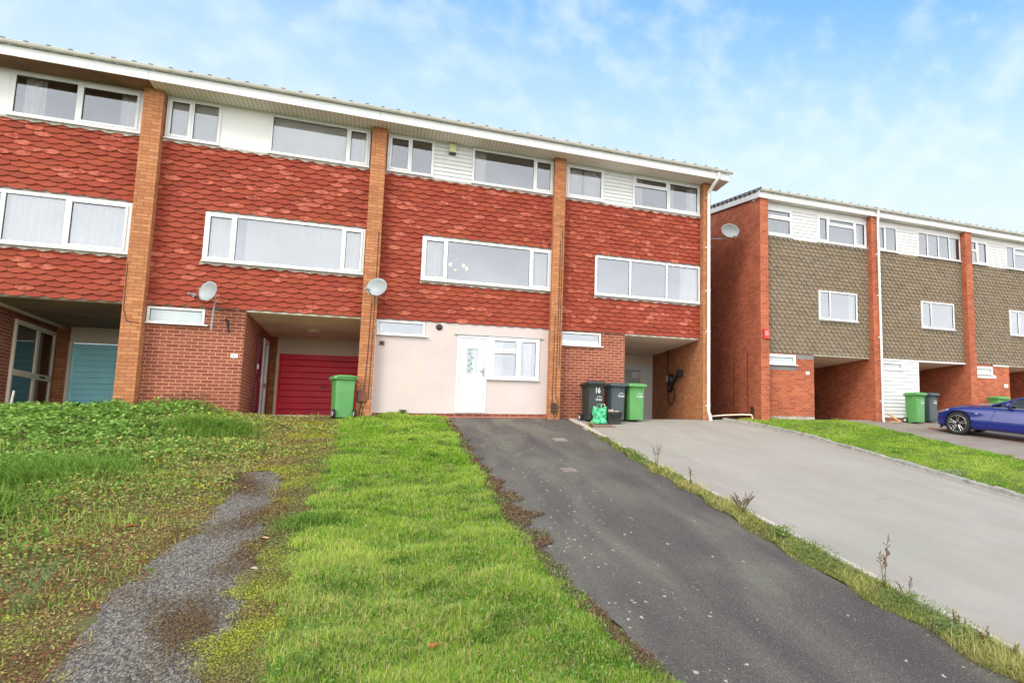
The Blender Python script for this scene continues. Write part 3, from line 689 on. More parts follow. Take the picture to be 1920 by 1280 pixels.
MB().box(X + 0.03, X + 0.06, 1.78, 1.82, 1.1, 1.22).build('handle', M_white, dr)
sw = MB().box(X, X + 0.06, 2.5, 2.62, -0.05, 1.95).box(X, X + 0.06, 3.2, 3.3, -0.05, 1.95).box(X, X + 0.06, 2.62, 3.2, 1.85, 1.95).box(X, X + 0.06, 2.62, 3.2, 0.75, 0.85).build('side_light', M_white, H2)
MB().quad((X + 0.02, 2.62, -0.05), (X + 0.02, 3.2, -0.05), (X + 0.02, 3.2, 1.85), (X + 0.02, 2.62, 1.85)).build('pane', M_frost, sw)

# ---- house 3
w3a = (-0.28, 0.75, A.st, A.wt); w3b = (1.65, 3.70, A.st, A.wt); w3m = (0.59, 3.70, A.w0, A.w1)
common(H3, A, -0.31, 3.69, 0, M_buff, [w3a, w3b, w3m], [], toff=0.12, has_store=False, panels=[(0.75, 1.65, 'board')])
window(H3, *w3a, mull=(0.23,), y=-0.07, sash=(0,))
window(H3, *w3b, mull=(3.2,), y=-0.07, sash=(1,), curt=[('c', 1.72, 2.0)])
window(H3, *w3m, mull=(1.14, 3.17), y=-0.09, fw=0.06, sash=(0, 2), curt=[('c', 0.65, 1.1), ('c', 3.3, 3.6)])
fillet(H3, -0.31, 3.69, A.st - 0.03, 0.29); fillet(H3, 0.58, 3.69, A.w0 - 0.03, 0.29)
t = M_render.node_tree; b = t.nodes['Principled BSDF']; src = b.inputs['Base Color'].links[0].from_socket; v = coords(t, False)
mps = N(t, 'ShaderNodeMapping'); mps.inputs['Scale'].default_value = (5, 5, 0.55); t.links.new(v, mps.inputs[0])
kst = ramp(t, noise(t, mps.outputs[0], 1.0, 6, 0.6), [(0.52, (0, 0, 0)), (0.75, (0.32, 0.32, 0.32))])
t.links.new(mixc(t, kst, src, S(214, 204, 158)[:3]), b.inputs['Base Color'])
holes = [(-0.29, 0.74, 1.87, 2.21), (1.49, 2.2, 0.02, 1.95), (2.2, 3.47, 0.88, 1.95)]
mb = MB(); holes_wall(mb, -0.30, 3.71, 0.0, A.tb - 0.005, holes, -0.02, 0.12); mb.build('render', M_render, H3)
MB().box(-0.3, 3.7, -0.005, 0.12, -0.6, -0.002).build('plinth', M_red, H3)
MB().box(-0.3, 3.7, 1.4, 1.5, 0, 2.2).box(-0.3, -0.25, 0.12, 1.4, 0, 2.2).box(3.65, 3.7, 0.12, 1.4, 0, 2.2).box(-0.3, 3.7, 0.12, 1.5, -0.05, 0).build('room', M_room, H3)
window(H3, *holes[0], y=-0.05, fw=0.05, sillext=0.06, sash=())
M_lead = plain('lead_came', S(70, 72, 76), 0.5)
w = window(H3, *holes[2], y=-0.05, fw=0.06, mull=(2.95,), trans={0: 1.6}, sash=(0, 1), curt=[('c', 2.38, 2.6), ('c', 3.1, 3.3)])
MB().box(2.27, 2.36, -0.062, 0.02, 0.94, 1.93).build('frame_post', M_white, w)
MB().box(1.42, 3.56, -0.06, -0.02, 1.955, 1.975).build('head_drip', M_grey, H3)
mb = MB()
x0, x1, z0, z1 = 1.49, 2.2, 0.02, 1.95
mb.box(x0, x0 + 0.055, -0.04, 0.06, z0, z1).box(x1 - 0.055, x1, -0.04, 0.06, z0, z1).box(x0 + 0.055, x1 - 0.055, -0.04, 0.06, z1 - 0.055, z1).box(x0 + 0.055, x1 - 0.055, -0.05, 0.06, z0, z0 + 0.04)
dr = mb.build('door', M_white, H3, bevel=0.004)
lf = MB(); xa, xb = x0 + 0.06, x1 - 0.06
gx0, gx1, gz0, gz1 = 1.72, 1.97, 0.99, 1.62
holes_wall(lf, xa, xb, z0 + 0.045, z1 - 0.06, [(gx0, gx1, gz0, gz1)], -0.025, 0.02)
for z_ in (0.88, 0.78, 0.7, 0.62, 0.26, 0.19): 
    wd = 0.2 if z_ in (0.88, 0.26, 0.19) else 0.15
    lf.box(1.845 - wd, 1.845 + wd, -0.034, -0.025, z_, z_ + 0.014)
lf.box(1.845 - 0.25, 1.845 + 0.25, -0.034, -0.025, 1.82, 1.832)
for k in range(12):
    a0, a1 = math.pi * k / 12, math.pi * (k + 1) / 12
    p = [(1.845 + 0.17 * cos(a_), 1.655 + 0.06 * sin(a_)) for a_ in (a0, a1)]
    lf.tube([(p[0][0], -0.027, p[0][1]), (p[1][0], -0.027, p[1][1])], 0.008, 5)
for a, b_, c_, d in ((gx0 - 0.03, gx0, gz0 - 0.03, gz1 + 0.03), (gx1, gx1 + 0.03, gz0 - 0.03, gz1 + 0.03), (gx0, gx1, gz1, gz1 + 0.03), (gx0, gx1, gz0 - 0.03, gz0)): lf.box(a, b_, -0.036, 0.0, c_, d)
lfo = lf.build('door_leaf', M_white, dr, bevel=0.003)
MB().quad((gx0, -0.01, gz0), (gx1, -0.01, gz0), (gx1, -0.01, gz1), (gx0, -0.01, gz1)).build('pane', M_frost, dr)
le = MB()
for xx in (1.77, 1.80, 1.83): le.box(xx, xx + 0.005, -0.014, -0.01, gz0, gz1)
for xx, z_, r in ((1.86, 1.4, 0.022), (1.78, 1.33, 0.017), (1.83, 1.25, 0.016), (1.86, 1.12, 0.018), (1.77, 1.2, 0.018), (1.79, 1.08, 0.015), (1.78, 1.5, 0.015)):
    le.tube([(xx + r * cos(a_ * 0.5236), -0.013, z_ + r * sin(a_ * 0.5236)) for a_ in range(13)], 0.004, 5, cap=False)
le.build('leading', M_lead, dr)
MB().box(2.1, 2.125, -0.05, -0.025, 0.95, 1.15).box(2.02, 2.12, -0.075, -0.055, 1.06, 1.08).box(2.1, 2.12, -0.06, -0.04, 1.06, 1.08).build('handle', M_grey, dr)
MB().lathe([(0.0, -0.07), (0.045, -0.07), (0.07, -0.05), (0.075, -0.02)], (1.06, 0, 2.12), 'y', 20).lathe([(0.04, -0.072), (0.045, -0.075), (0.05, -0.072)], (1.06, 0, 2.12), 'y', 20).build('flue_vent', M_dark, H3)
MB().box(-0.22, -0.11, -0.035, -0.021, 1.6, 1.71).build('air_vent', plain('brown_vent', S(130, 112, 92), 0.7), H3)
MB().lathe([(0.0, -0.045), (0.03, -0.045), (0.035, -0.036)], (-0.165, 0, 1.655), 'y', 16).build('vent_outlet', M_dark, H3)
pier(H3, 3.69, 3.98, -0.29, 0.2, A.so, M_buff)
eaves(H3, A, -0.46, 3.84, M_soff)

# ---- house 4
w4a = (4.03, 5.08, A.st, A.wt); w4b = (5.91, 7.96, A.st, A.wt); w4m = (4.87, 7.96, A.w0, A.w1)
common(H4, A, 3.98, 7.98, 5.76, M_buff, [w4a, w4b, w4m], [(3.99, 5.08, 1.85, 2.21)], toff=0.07, panels=[(5.08, 5.91, 'board')])
window(H4, *w4a, y=-0.07, sash=(0,), curt=[('c', 4.1, 4.5), ('c', 4.55, 5.02)])
window(H4, *w4b, mull=(6.95,), y=-0.07, trans={0: 6.55}, sash=(1,), curt=[('c', 5.98, 6.25), ('c', 7.02, 7.2), ('c', 7.6, 7.88)])
window(H4, *w4m, mull=(5.86, 6.93), y=-0.09, fw=0.06, curt=[('c', 7.4, 7.9)])
fillet(H4, 3.98, 7.98, A.st - 0.03, 0.29); fillet(H4, 4.86, 7.98, A.w0 - 0.03, 0.29)
window(H4, 4.0, 5.08, 1.85, 2.21, y=-0.03, fw=0.05, sillext=0.06)
MB().box(7.981, 8.21, -0.29, 0.2, -0.6, A.so).build('pier', M_buff, H4)
MB().box(7.98, 8.205, 0.201, 9.0, -0.6, 7.0).build('wall', M_buff, H4)
eaves(H4, A, 3.84, 8.6, M_soff, endcap=True)
MB().add([(8.6, -0.76, 6.88), (8.6, 0.25, 6.88), (8.6, 0.25, 7.2), (8.6, -0.76, 7.07), (8.622, -0.76, 6.88), (8.622, 0.25, 6.88), (8.622, 0.25, 7.2), (8.622, -0.76, 7.07)], [(4, 5, 6, 7), (0, 3, 2, 1), (0, 1, 5, 4), (3, 7, 6, 2), (0, 4, 7, 3), (1, 2, 6, 5)]).build('barge_board', M_white, H4)
MB().box(8.2, 8.6, 0.1, 0.25, 6.88, 6.9).build('soffit', M_soff, H4)
MB().box(5.76, 7.98, 0.0, 4.3, A.tb - 0.03, A.tb).build('carport_ceiling', M_ceil, H4)
MB().box(5.76, 7.98, 4.2, 4.28, 1.86, A.tb - 0.03).box(5.76, 6.0, 4.2, 4.28, -0.3, 1.86).build('back_panel', M_cream, H4)
dr = MB().box(6.0, 7.97, 4.17, 4.2, 1.78, 1.86).box(7.85, 7.97, 4.17, 4.2, -0.3, 1.78).box(7.55, 7.85, 4.19, 4.24, -0.3, 1.78).box(6.0, 7.55, 4.19, 4.24, -0.3, 0.85).box(6.0, 7.55, 4.19, 4.24, 1.7, 1.78)
for k in range(10): dr.box(7.56, 7.84, 4.183, 4.19, -0.1 + k * 0.09, -0.1 + k * 0.09 + 0.078)
dr = dr.build('door', M_white, H4)
MB().quad((6.0, 4.21, 0.85), (7.55, 4.21, 0.85), (7.55, 4.21, 1.7), (6.0, 4.21, 1.7)).build('pane', M_frost, dr)
MB().lathe([(0.0, 4.195), (0.06, 4.195), (0.07, 4.205)], (6.72, 0, 1.52), 'y', 16).build('cat_flap_ring', M_white, dr)
MB().box(7.25, 7.5, 4.14, 4.19, 1.42, 1.62).build('socket_box', M_white, H4)
MB().tube([(7.4, 4.15, 1.42), (7.38, 4.14, 1.25), (7.25, 4.14, 1.05), (7.28, 4.14, 0.7)], 0.01, 6).build('cable', M_white, H4)
# downpipe of house 4
mb = MB().tube([(8.24, -0.842, 7.03), (8.24, -0.842, 6.9), (8.2, -0.78, 6.83), (8.13, -0.37, 6.62), (8.125, -0.345, 6.55), (8.125, -0.345, 0.12), (8.15, -0.4, 0.0), (8.17, -0.42, -0.16)], 0.047, 12)
for z_ in (0.25, 2.4, 3.6, 4.9, 6.4): mb.tube([(8.125, -0.345, z_), (8.125, -0.345, z_ + 0.05)], 0.057, 12).box(8.05, 8.2, -0.3, -0.285, z_, z_ + 0.04)
mb.build('downpipe', M_white, H4)

# ---- houses 5, 6, 7
w5a = (10.14, 11.11, B.st, B.wt); w5b = (12.04, 13.98, B.st, B.wt); w5m = (12.05, 13.53, B.w0, B.w1)
kw = dict(tmat=M_tile2, pitch=0.18, gauge=0.122, asym=1.0)
common(H5, B, 10.13, 14.02, 11.87, M_orange, [w5a, w5b, w5m], [(10.14, 11.2, 1.58, 1.93)], front_mat=M_orange, panels=[(11.11, 12.04, 'board')], **kw)
window(H5, *w5a, y=-0.07, trans={0: 6.24}, sash=(0,)); window(H5, *w5b, y=-0.07, mull=(12.46, 13.49), trans={1: 6.27}, sash=(0, 2), curt=[('c', 13.6, 13.8)])
window(H5, *w5m, y=-0.09, mull=(12.47,), curt=[('c', 13.3, 13.48)]); window(H5, 10.15, 11.2, 1.6, 1.92, y=-0.04, fw=0.095, sillext=0.05, glass=M_frost)
M_gband = plain('grey_render', S(140, 138, 134), 0.9, var=0.1)
MB().box(10.14, 11.24, -0.012, 0.02, 1.44, 1.568).box(11.25, 11.865, -0.012, 0.02, 1.80, 1.94).build('render_band', M_gband, H5)
MB().box(10.13, 11.86, -0.006, 0.05, -0.75, 0.02).build('block_course', M_plinth, H5)
MB().box(9.85, 10.13, -0.29, 0.2, -0.8, B.so).build('pier', M_orange, H5)
MB().add([(9.85, 0.2, -0.8), (9.85, 10, -0.8), (9.85, 10, 6.72), (9.85, 5.0, 7.5), (9.85, 0.2, 6.8)], [(0, 4, 3, 2, 1)]).box(9.86, 10.12, 0.201, 9.9, -0.8, 6.7).build('gable_wall', M_orange, H5)
window(H6, 14.36, 15.26, B.st, B.wt, y=-0.07, mull=(14.76,), sash=(0,)); window(H6, 16.15, 18.12, B.st, B.wt, y=-0.07, mull=(16.6, 17.1, 17.6), curt=[('c', 17.75, 17.95)])
common(H6, B, 14.33, 18.15, 16.0, M_orange, [(14.36, 15.26, B.st, B.wt), (16.15, 18.12, B.st, B.wt), (16.21, 17.69, B.w0, B.w1)], [(14.37, 15.35, 1.58, 1.88)], front_mat=M_panel, panels=[(15.26, 16.15, 'board')], toff=0.05, **kw)
window(H6, 16.21, 17.69, B.w0, B.w1, y=-0.09, mull=(16.64,)); window(H6, 14.37, 15.35, 1.58, 1.88, y=-0.06, fw=0.09, glass=M_frost, sill=False)
mb = MB(); n = 16
for k in range(n):
    zb = 0.0 + k * 1.955 / n; zt_ = zb + 1.955 / n; spans = [(14.33, 16.0)] if not (zt_ > 1.57 and zb < 1.88) else [(14.33, 14.37), (15.35, 16.0)]
    for a, b_ in spans: mb.add([(a, -0.05, zb), (b_, -0.05, zb), (b_, -0.024, zt_ - 0.008), (a, -0.024, zt_ - 0.008), (a, -0.002, zb), (b_, -0.002, zb), (b_, -0.002, zt_), (a, -0.002, zt_)], [(0, 1, 2, 3), (4, 5, 1, 0), (3, 2, 6, 7), (1, 5, 6, 2)])
mb.box(15.99, 16.03, -0.055, 0.03, 0.0, 1.955).build('boarding', M_white, H6); MB().box(14.33, 15.99, -0.03, -0.001, -0.6, -0.002).build('plinth', M_orange, H6)
MB().box(14.33, 18.15, -0.06, 0.0, B.tb - 0.055, B.tb - 0.002).build('bottom_trim', M_white, H6)
window(H7, 18.5, 19.45, B.st, B.wt, y=-0.07, mull=(18.92,), trans={0: 6.12}, sash=(1,)); window(H7, 20.37, 22.25, B.st, B.wt, y=-0.07, mull=(20.8, 21.8), trans={1: 6.25})
common(H7, B, 18.47, 22.3, 20.31, M_orange, [(18.5, 19.45, B.st, B.wt), (20.37, 22.25, B.st, B.wt), (20.4, 21.9, B.w0, B.w1)], [(18.5, 19.46, 1.6, 1.88)], front_mat=M_orange, panels=[(19.45, 20.37, 'board')], toff=0.02, **kw)
window(H7, 20.4, 21.9, B.w0, B.w1, y=-0.09, mull=(20.85,)); window(H7, 18.5, 19.46, 1.6, 1.88, y=-0.04, fw=0.09, glass=M_frost)
MB().box(18.5, 19.62, -0.03, 0.02, 1.46, 1.565).box(19.5, 20.3, -0.03, 0.0, B.tb - 0.06, B.tb - 0.002).build('white_band', M_panel, H7)
for h, x0, x1 in ((H5, 14.02, 14.33), (H6, 18.15, 18.46), (H7, 22.3, 22.6)):
    MB().box(x0, x1, -0.29, 0.2, -0.8, B.so).build('pier', M_orange, h)
    MB().box(x0 + 0.001, x1 - 0.001, 0.201, 4.3, -0.8, B.tb - 0.03).build('wall', M_orange, h)
for h, x0, x1 in ((H5, 11.87, 14.02), (H6, 16.0, 18.15), (H7, 20.31, 22.3)):
    MB().box(x0, x1, 0.0, 4.3, B.tb - 0.03, B.tb).build('carport_ceiling', M_ceil, h)
    MB().box(x0, x1, 4.2, 4.3, -0.8, B.tb - 0.03).build('back_wall', M_cream, h)
for h, x0, x1 in ((H5, 9.81, 14.17), (H6, 14.17, 18.3), (H7, 18.3, 22.7)): eaves(h, B, x0, x1, M_panel)
for h, x0, x1 in ((H5, 12.05, 13.53), (H6, 16.21, 17.69), (H7, 20.4, 21.9)): fillet(h, x0, x1 + 0.02, B.w0 - 0.03, 0.18, 0.04)
fillet(H5, 10.13, 14.02, B.st - 0.03, 0.18, 0.05)
# verge of the gable
ye, ze = -0.35, 6.70; sl = 0.15
mb = MB(); P = lambda y, dz, x: (x, y, ze + (y - ye) * sl + dz)
mb.add([P(ye, 0, 9.79), P(4.9, 0, 9.79), P(4.9, 0.21, 9.79), P(ye, 0.21, 9.79), P(ye, 0, 9.83), P(4.9, 0, 9.83), P(4.9, 0.21, 9.83), P(ye, 0.21, 9.83)], [(0, 3, 2, 1), (4, 5, 6, 7), (0, 1, 5, 4), (3, 7, 6, 2), (0, 4, 7, 3)])
mb.build('barge_board', M_white, H5)
mb = MB()
for k in range(15):
    y = ye + 0.35 * k; z_ = ze + 0.212 + (y - ye) * sl
    mb.box(9.77, 9.96, y, y + 0.345, z_ - 0.0, z_ + 0.03).box(9.765, 9.96, y - 0.01, y + 0.05, z_ + 0.02, z_ + 0.065)
mb.build('verge_tiles', M_roof, H5)
mb = MB().tube([(14.24, -0.412, 6.92), (14.24, -0.412, 6.78), (14.26, -0.345, 6.5), (14.26, -0.345, -0.1), (14.28, -0.38, -0.2)], 0.045, 12)
for z_ in (0.5, 2.6, 4.0, 5.4): mb.tube([(14.26, -0.345, z_), (14.26, -0.345, z_ + 0.05)], 0.055, 12).box(14.18, 14.33, -0.3, -0.285, z_, z_ + 0.04)
mb.build('downpipe', M_white, H6)
# conduits on the gable
MB().tube([(9.84, 1.6, 2.0), (9.835, 1.62, 0.15), (9.835, 0.6, 0.12), (9.835, 0.62, 2.0)], 0.012, 6).build('cable', M_cable, H5)
MB().tube([(9.83, 3.6, 0.02), (9.83, 0.3, 0.05)], 0.022, 6).box(9.79, 9.848, 0.18, 0.34, 0.08, 0.3).build('conduit', M_cable, H5)

# ------------------------------------------------------------------ fittings
def dish(label, loc, face, w, hgt, pole=None, arm=None, group='satellite dishes'):
    """offset dish, local: faces -y; face = (rz, tilt)"""
    t = thing('satellite_dish', label, 'satellite dish', loc, face[0], group); ORG[t.name] = (0, 0, 0)
    T = Matrix.Rotation(-face[1], 4, 'X')
    def tf(mb): mb.v = [tuple(T @ Vector(p)) for p in mb.v]; return mb
    mb = MB(); rings = 6; n = 32; vs = []
    for side in (0, 1):
        for r_ in range(rings + 1):
            k = r_ / rings
            for i in range(n):
                a = 2 * math.pi * i / n; vs.append((k * w / 2 * cos(a), -0.075 * k * k + side * 0.008, k * hgt / 2 * sin(a)))
    fs = []; R1 = (rings + 1) * n
    for r_ in range(rings):
        for i in range(n):
            q = (r_ * n + i, r_ * n + (i + 1) % n, (r_ + 1) * n + (i + 1) % n, (r_ + 1) * n + i); fs.append(q); fs.append(tuple(R1 + j for j in q[::-1]))
    for i in range(n): fs.append((rings * n + i, rings * n + (i + 1) % n, R1 + rings * n + (i + 1) % n, R1 + rings * n + i))
    mb.add(vs, fs, True); mb.lathe([(0.0, -0.004), (0.012, -0.004), (0.012, 0.0)], (0, 0, 0), 'y', 8)
    tf(mb).build('reflector', M_dish, t)
    m = MB().tube([(0, -0.06, -hgt / 2 + 0.01), (0, -0.22, -hgt / 2 - 0.03), (0, -0.36, -hgt * 0.46)], 0.011, 6)
    tf(m).build('feed_arm', M_dark, t)
    m = MB().tube([(0, -0.31, -hgt * 0.38), (0, -0.38, -hgt * 0.40)], [0.03, 0.026], 10).tube([(0, -0.38, -hgt * 0.40), (0, -0.46, -hgt * 0.40)], 0.02, 10).tube([(0.03, -0.36, -hgt * 0.42), (0.03, -0.37, -hgt * 0.54)], 0.01, 6)
    tf(m).build('receiver', M_grey, t)
    m = MB().box(-0.045, 0.045, 0.005, 0.07, -0.08, 0.03)
    tf(m).build('bracket', M_dish, t)
    if pole:      # pole points in world coordinates relative to loc, undo rotation
        U = Matrix.Rotation(-face[0], 4, 'Z')
        for p in pole:
            MB().tube([tuple(U @ Vector(q)) for q in p[0]], p[1], 8).build('mast', M_grey, t)
    return t
dish('grey satellite dish on a tall thin mast beside the boarded-off high window', (-3.44, -0.42, 2.52), (R(-40), R(7)), 0.46, 0.44,
     pole=[([(0.05, 0.06, -0.03), (0.06, 0.14, -0.12), (0.04, 0.2, -0.3), (0.02, 0.22, -0.78)], 0.016), ([(0.02, 0.22, -0.62), (0.02, 0.41, -0.62)], 0.012), ([(0.02, 0.22, -0.35), (0.1, 0.4, -0.35)], 0.012)])
dish('grey satellite dish on the buff brick pier left of the pink house', (-0.30, -0.62, 2.86), (R(-30), R(9)), 0.48, 0.44,
     pole=[([(0.03, 0.06, -0.03), (0.0, 0.12, -0.18), (-0.02, 0.2, -0.24), (-0.05, 0.33, -0.24)], 0.016)])
dish('grey satellite dish in the gap between the two terraces', (9.06, 0.25, 5.70), (R(8), R(-14)), 0.66, 0.42,
     pole=[([(0, 0.07, -0.08), (0, 0.16, -0.2), (-0.35, 0.2, -0.25), (-0.84, 0.2, -0.3)], 0.016)])
def wallbox(name, label, cat, x0, x1, y, z0, z1, d, mat, group=None):
    t = thing(name, label, cat, ((x0 + x1) / 2, y, z0), 0, group)
    return t, MB().box(x0, x1, y - d, y, z0, z1)
t, mb = wallbox('alarm_box', 'pale yellow alarm box with black foot on the white boards under the eaves', 'alarm box', 1.09, 1.25, -0.055, 6.62, 6.84, 0.07, None)
mb.build('cover', plain('pale_yellow_plastic', S(232, 228, 176), 0.5), t, bevel=0.012); MB().box(1.09, 1.25, -0.125, -0.055, 6.555, 6.615).build('base', M_dark, t, bevel=0.006)
t, mb = wallbox('alarm_box', 'red alarm box on the brick corner pier of the brown terrace', 'alarm box', 9.92, 10.11, -0.292, 2.32, 2.62, 0.08, None)
mb.build('cover', plain('red_plastic', S(224, 50, 44), 0.4), t, bevel=0.012); MB().box(9.96, 10.07, -0.376, -0.37, 2.42, 2.56).build('emblem', plain('pink_emblem', S(244, 150, 150), 0.5), t)
M_blk = plain('black_paint', S(30, 30, 32), 0.5)
def plate(label, x0, x1, z0, z1, y, txt, mat):
    t = thing('house_number_sign', label, 'house number', ((x0 + x1) / 2, y, z0), 0, 'house number plates')
    MB().box(x0, x1, y - 0.012, y, z0, z1).build('plate', mat, t, bevel=0.003)
    if txt: add_text('number', txt, (z1 - z0) * 0.8, (x0 + 0.03, y - 0.0145, z0 + (z1 - z0) * 0.22), M_dark, t)
plate('small white number plate on the red brick wall left of the red garage', -3.07, -2.94, 1.17, 1.26, 0.0, '1', M_white)
plate('small white square plate on orange brick beside the open carport with the dark bin', 11.57, 11.70, 1.32, 1.42, 0.0, '', M_white)
plate('small white number plate on the brick store behind the blue car', 20.03, 20.22, 1.14, 1.27, 0.0, '', M_panel)
def junction(label, x, z0, z1, w, mat, lines, tails):
    t = thing('junction_box', label, 'junction box', (x, -0.29, z0), 0, 'junction boxes at the foot of the piers')
    MB().box(x - w / 2, x + w / 2, -0.37, -0.29, z0, z1).build('box', mat, t, bevel=0.012)
    for l in lines + tails: MB().tube([(a, -0.297, b_) for a, b_ in l], 0.0075, 5).build('cable', M_cable, t)
M_brownbox = plain('brown_box', S(122, 74, 58), 0.6)
junction('brown junction box and cables low on the pier left of the pink wall', -0.52, 0.24, 0.5, 0.15, M_brownbox,
         [[(-0.47, 0.5), (-0.44, 1.4), (-0.42, 2.6)], [(-0.36, 4.3), (-0.36, 2.8), (-0.37, 1.0), (-0.38, 0.3), (-0.45, 0.18)]], [[(-0.5, 0.24), (-0.53, 0.05), (-0.55, -0.15)], [(-0.55, 0.24), (-0.47, 0.1), (-0.5, -0.15)]])
junction('dark rounded junction box and cables low on the pier right of the pink wall', 3.82, 0.04, 0.28, 0.13, M_cable,
         [[(3.78, 0.28), (3.79, 1.5), (3.8, 2.6)], [(3.88, 4.6), (3.88, 2.8), (3.86, 0.5), (3.93, 0.3), (3.94, 0.1), (3.88, -0.08)]], [[(3.82, 0.04), (3.85, -0.12)], [(3.93, 4.95), (3.93, 3.0), (3.93, 1.2)], [(3.83, 5.0), (3.94, 4.98)]])
t = thing('hanging_bracket', 'black iron hanging basket bracket on red brick right of the satellite mast', 'bracket', (-3.18, 0, 1.7))
MB().tube([(-3.16, -0.02, 1.98), (-3.13, -0.02, 1.7)], 0.012, 6).tube([(-3.16, -0.01, 1.98), (-3.17, -0.26, 1.99), (-3.16, -0.28, 1.96)], 0.01, 6).tube([(-3.14, -0.02, 1.74), (-3.16, -0.22, 1.97)], 0.008, 6).build('arm', M_blk, t)
# EV charger on the carport side wall
t = thing('car_charger', 'black wall charger with coiled cable on the carport side wall', 'car charger', (7.97, 2.0, 1.0))
mb = MB().lathe([(0.0, 7.80), (0.13, 7.80), (0.19, 7.84), (0.19, 7.975)], (0, 2.25, 1.22), 'x', 20); mb.build('housing', M_blk, t)
MB().lathe([(0.0, 7.79), (0.1, 7.79), (0.115, 7.80)], (0, 2.25, 1.25), 'x', 20).build('cover', M_grey, t)
MB().box(7.86, 7.97, 1.3, 1.62, 1.26, 1.46).tube([(7.9, 1.5, 1.35), (7.86, 1.9, 1.1), (7.9, 2.2, 0.9)], 0.05, 8).build('plug_holder', M_blk, t, bevel=0.02)
MB().tube([(7.93, 2.2 + 0.42 * sin(a_ * 0.35) * 0.7, 0.72 + 0.26 * cos(a_ * 0.35)) for a_ in range(19)], 0.014, 6).build('cable', M_blk, t)
MB().tube([(7.955, 2.62, 2.2), (7.955, 2.62, 0.86), (7.95, 2.3, 0.84), (7.93, 2.25, 1.0)], 0.018, 6).build('conduit', M_blk, t)
t = thing('security_light', 'small dark floodlight on the side wall in the gap between terraces', 'security light', (8.5, 1.2, 2.1))
MB().tube([(8.21, 1.2, 2.17), (8.38, 1.2, 2.17)], 0.02, 6).build('bracket', M_dark, t); MB().box(8.36, 8.56, 1.1, 1.25, 2.13, 2.22).build('lamp_head', M_dark, t, bevel=0.01)
t = thing('waste_pipe', 'thin white pipe lying across the foot of the gap between terraces', 'pipe', (8.6, 0.2, 0))
MB().tube([(8.2, 0.15, -0.02), (8.8, 0.1, 0.03), (9.35, 0.0, 0.05), (9.62, -0.1, 0.04), (9.64, -0.12, -0.08)], 0.022, 8).build('pipe', M_cream, t)
t = thing('wooden_stake', 'short pale wooden stake in the ivy before the blue garage', 'stake', (-6.35, -0.4, -0.1))
MB().tube([(-6.37, -0.4, -0.15), (-6.33, -0.4, 0.34)], 0.02, 6).build('stake', M_concrete, t)
# chandelier lamp behind the first floor window of house 3
t = thing('chandelier', 'lit chandelier with warm bulbs behind the large first floor window of the pink house', 'chandelier', (1.5, 1.6, 3.9))
MB().tube([(1.5, 1.6, 4.7), (1.5, 1.6, 4.02)], 0.012, 6).lathe([(0.0, 3.98), (0.05, 4.0), (0.03, 4.06)], (1.5, 1.6, 0), 'z', 12).build('stem', M_dark, t)
m, tt, b = new_mat('warm_bulb'); set_in(b, Base_Color=(1, 0.8, 0.5, 1)); b.inputs['Emission Color'].default_value = (1, 0.42, 0.12, 1); b.inputs['Emission Strength'].default_value = 2.2
for k in range(5):
    a_ = k * 1.2566 + 0.3; x, y = 1.5 + 0.28 * cos(a_), 1.6 + 0.28 * sin(a_)
    ar = MB().tube([(1.5, 1.6, 4.0), ((1.5 + x) / 2, (1.6 + y) / 2, 3.93), (x, y, 4.0)], 0.008, 6).build('arm', M_dark, t)
    MB().lathe([(0.0, 4.0), (0.03, 4.02), (0.035, 4.05), (0.02, 4.09), (0.0, 4.1)], (x, y, 0), 'z', 10).build('bulb', m, ar)

# ------------------------------------------------------------------ wheelie bins
M_bing = plain('green_bin_plastic', S(92, 158, 84), 0.42, var=0.05, nscale=5)
M_binb = plain('black_bin_plastic', S(52, 56, 52), 0.42, var=0.08, nscale=5)
M_bins = plain('slate_bin_plastic', S(66, 78, 82), 0.42, var=0.06, nscale=5)
M_rub = plain('rubber', S(36, 36, 36), 0.8)
M_hub = plain('hub_grey', S(200, 200, 196), 0.4)
def rrect(x0, x1, y0, y1, r, n=4):
    pts = []
    for cxx, cyy, a0 in ((x1 - r, y1 - r, 0), (x0 + r, y1 - r, 90), (x0 + r, y0 + r, 180), (x1 - r, y0 + r, 270)):
        for k in range(n + 1): a = R(a0 + 90 * k / n); pts.append((cxx + r * cos(a), cyy + r * sin(a)))
    return pts
def loft(mb, secs, smooth=True, cap=True):
    n = len(secs[0][0]); vs = [(x, y, z) for pts, z in secs for x, y in pts]; fs = []
    for i in range(len(secs) - 1):
        for k in range(n): fs.append((i * n + k, i * n + (k + 1) % n, (i + 1) * n + (k + 1) % n, (i + 1) * n + k))
    mb.add(vs, fs, smooth)
    if cap: mb.add(vs[:n], [tuple(range(n - 1, -1, -1))]); mb.add(vs[-n:], [tuple(range(n))])
    return mb
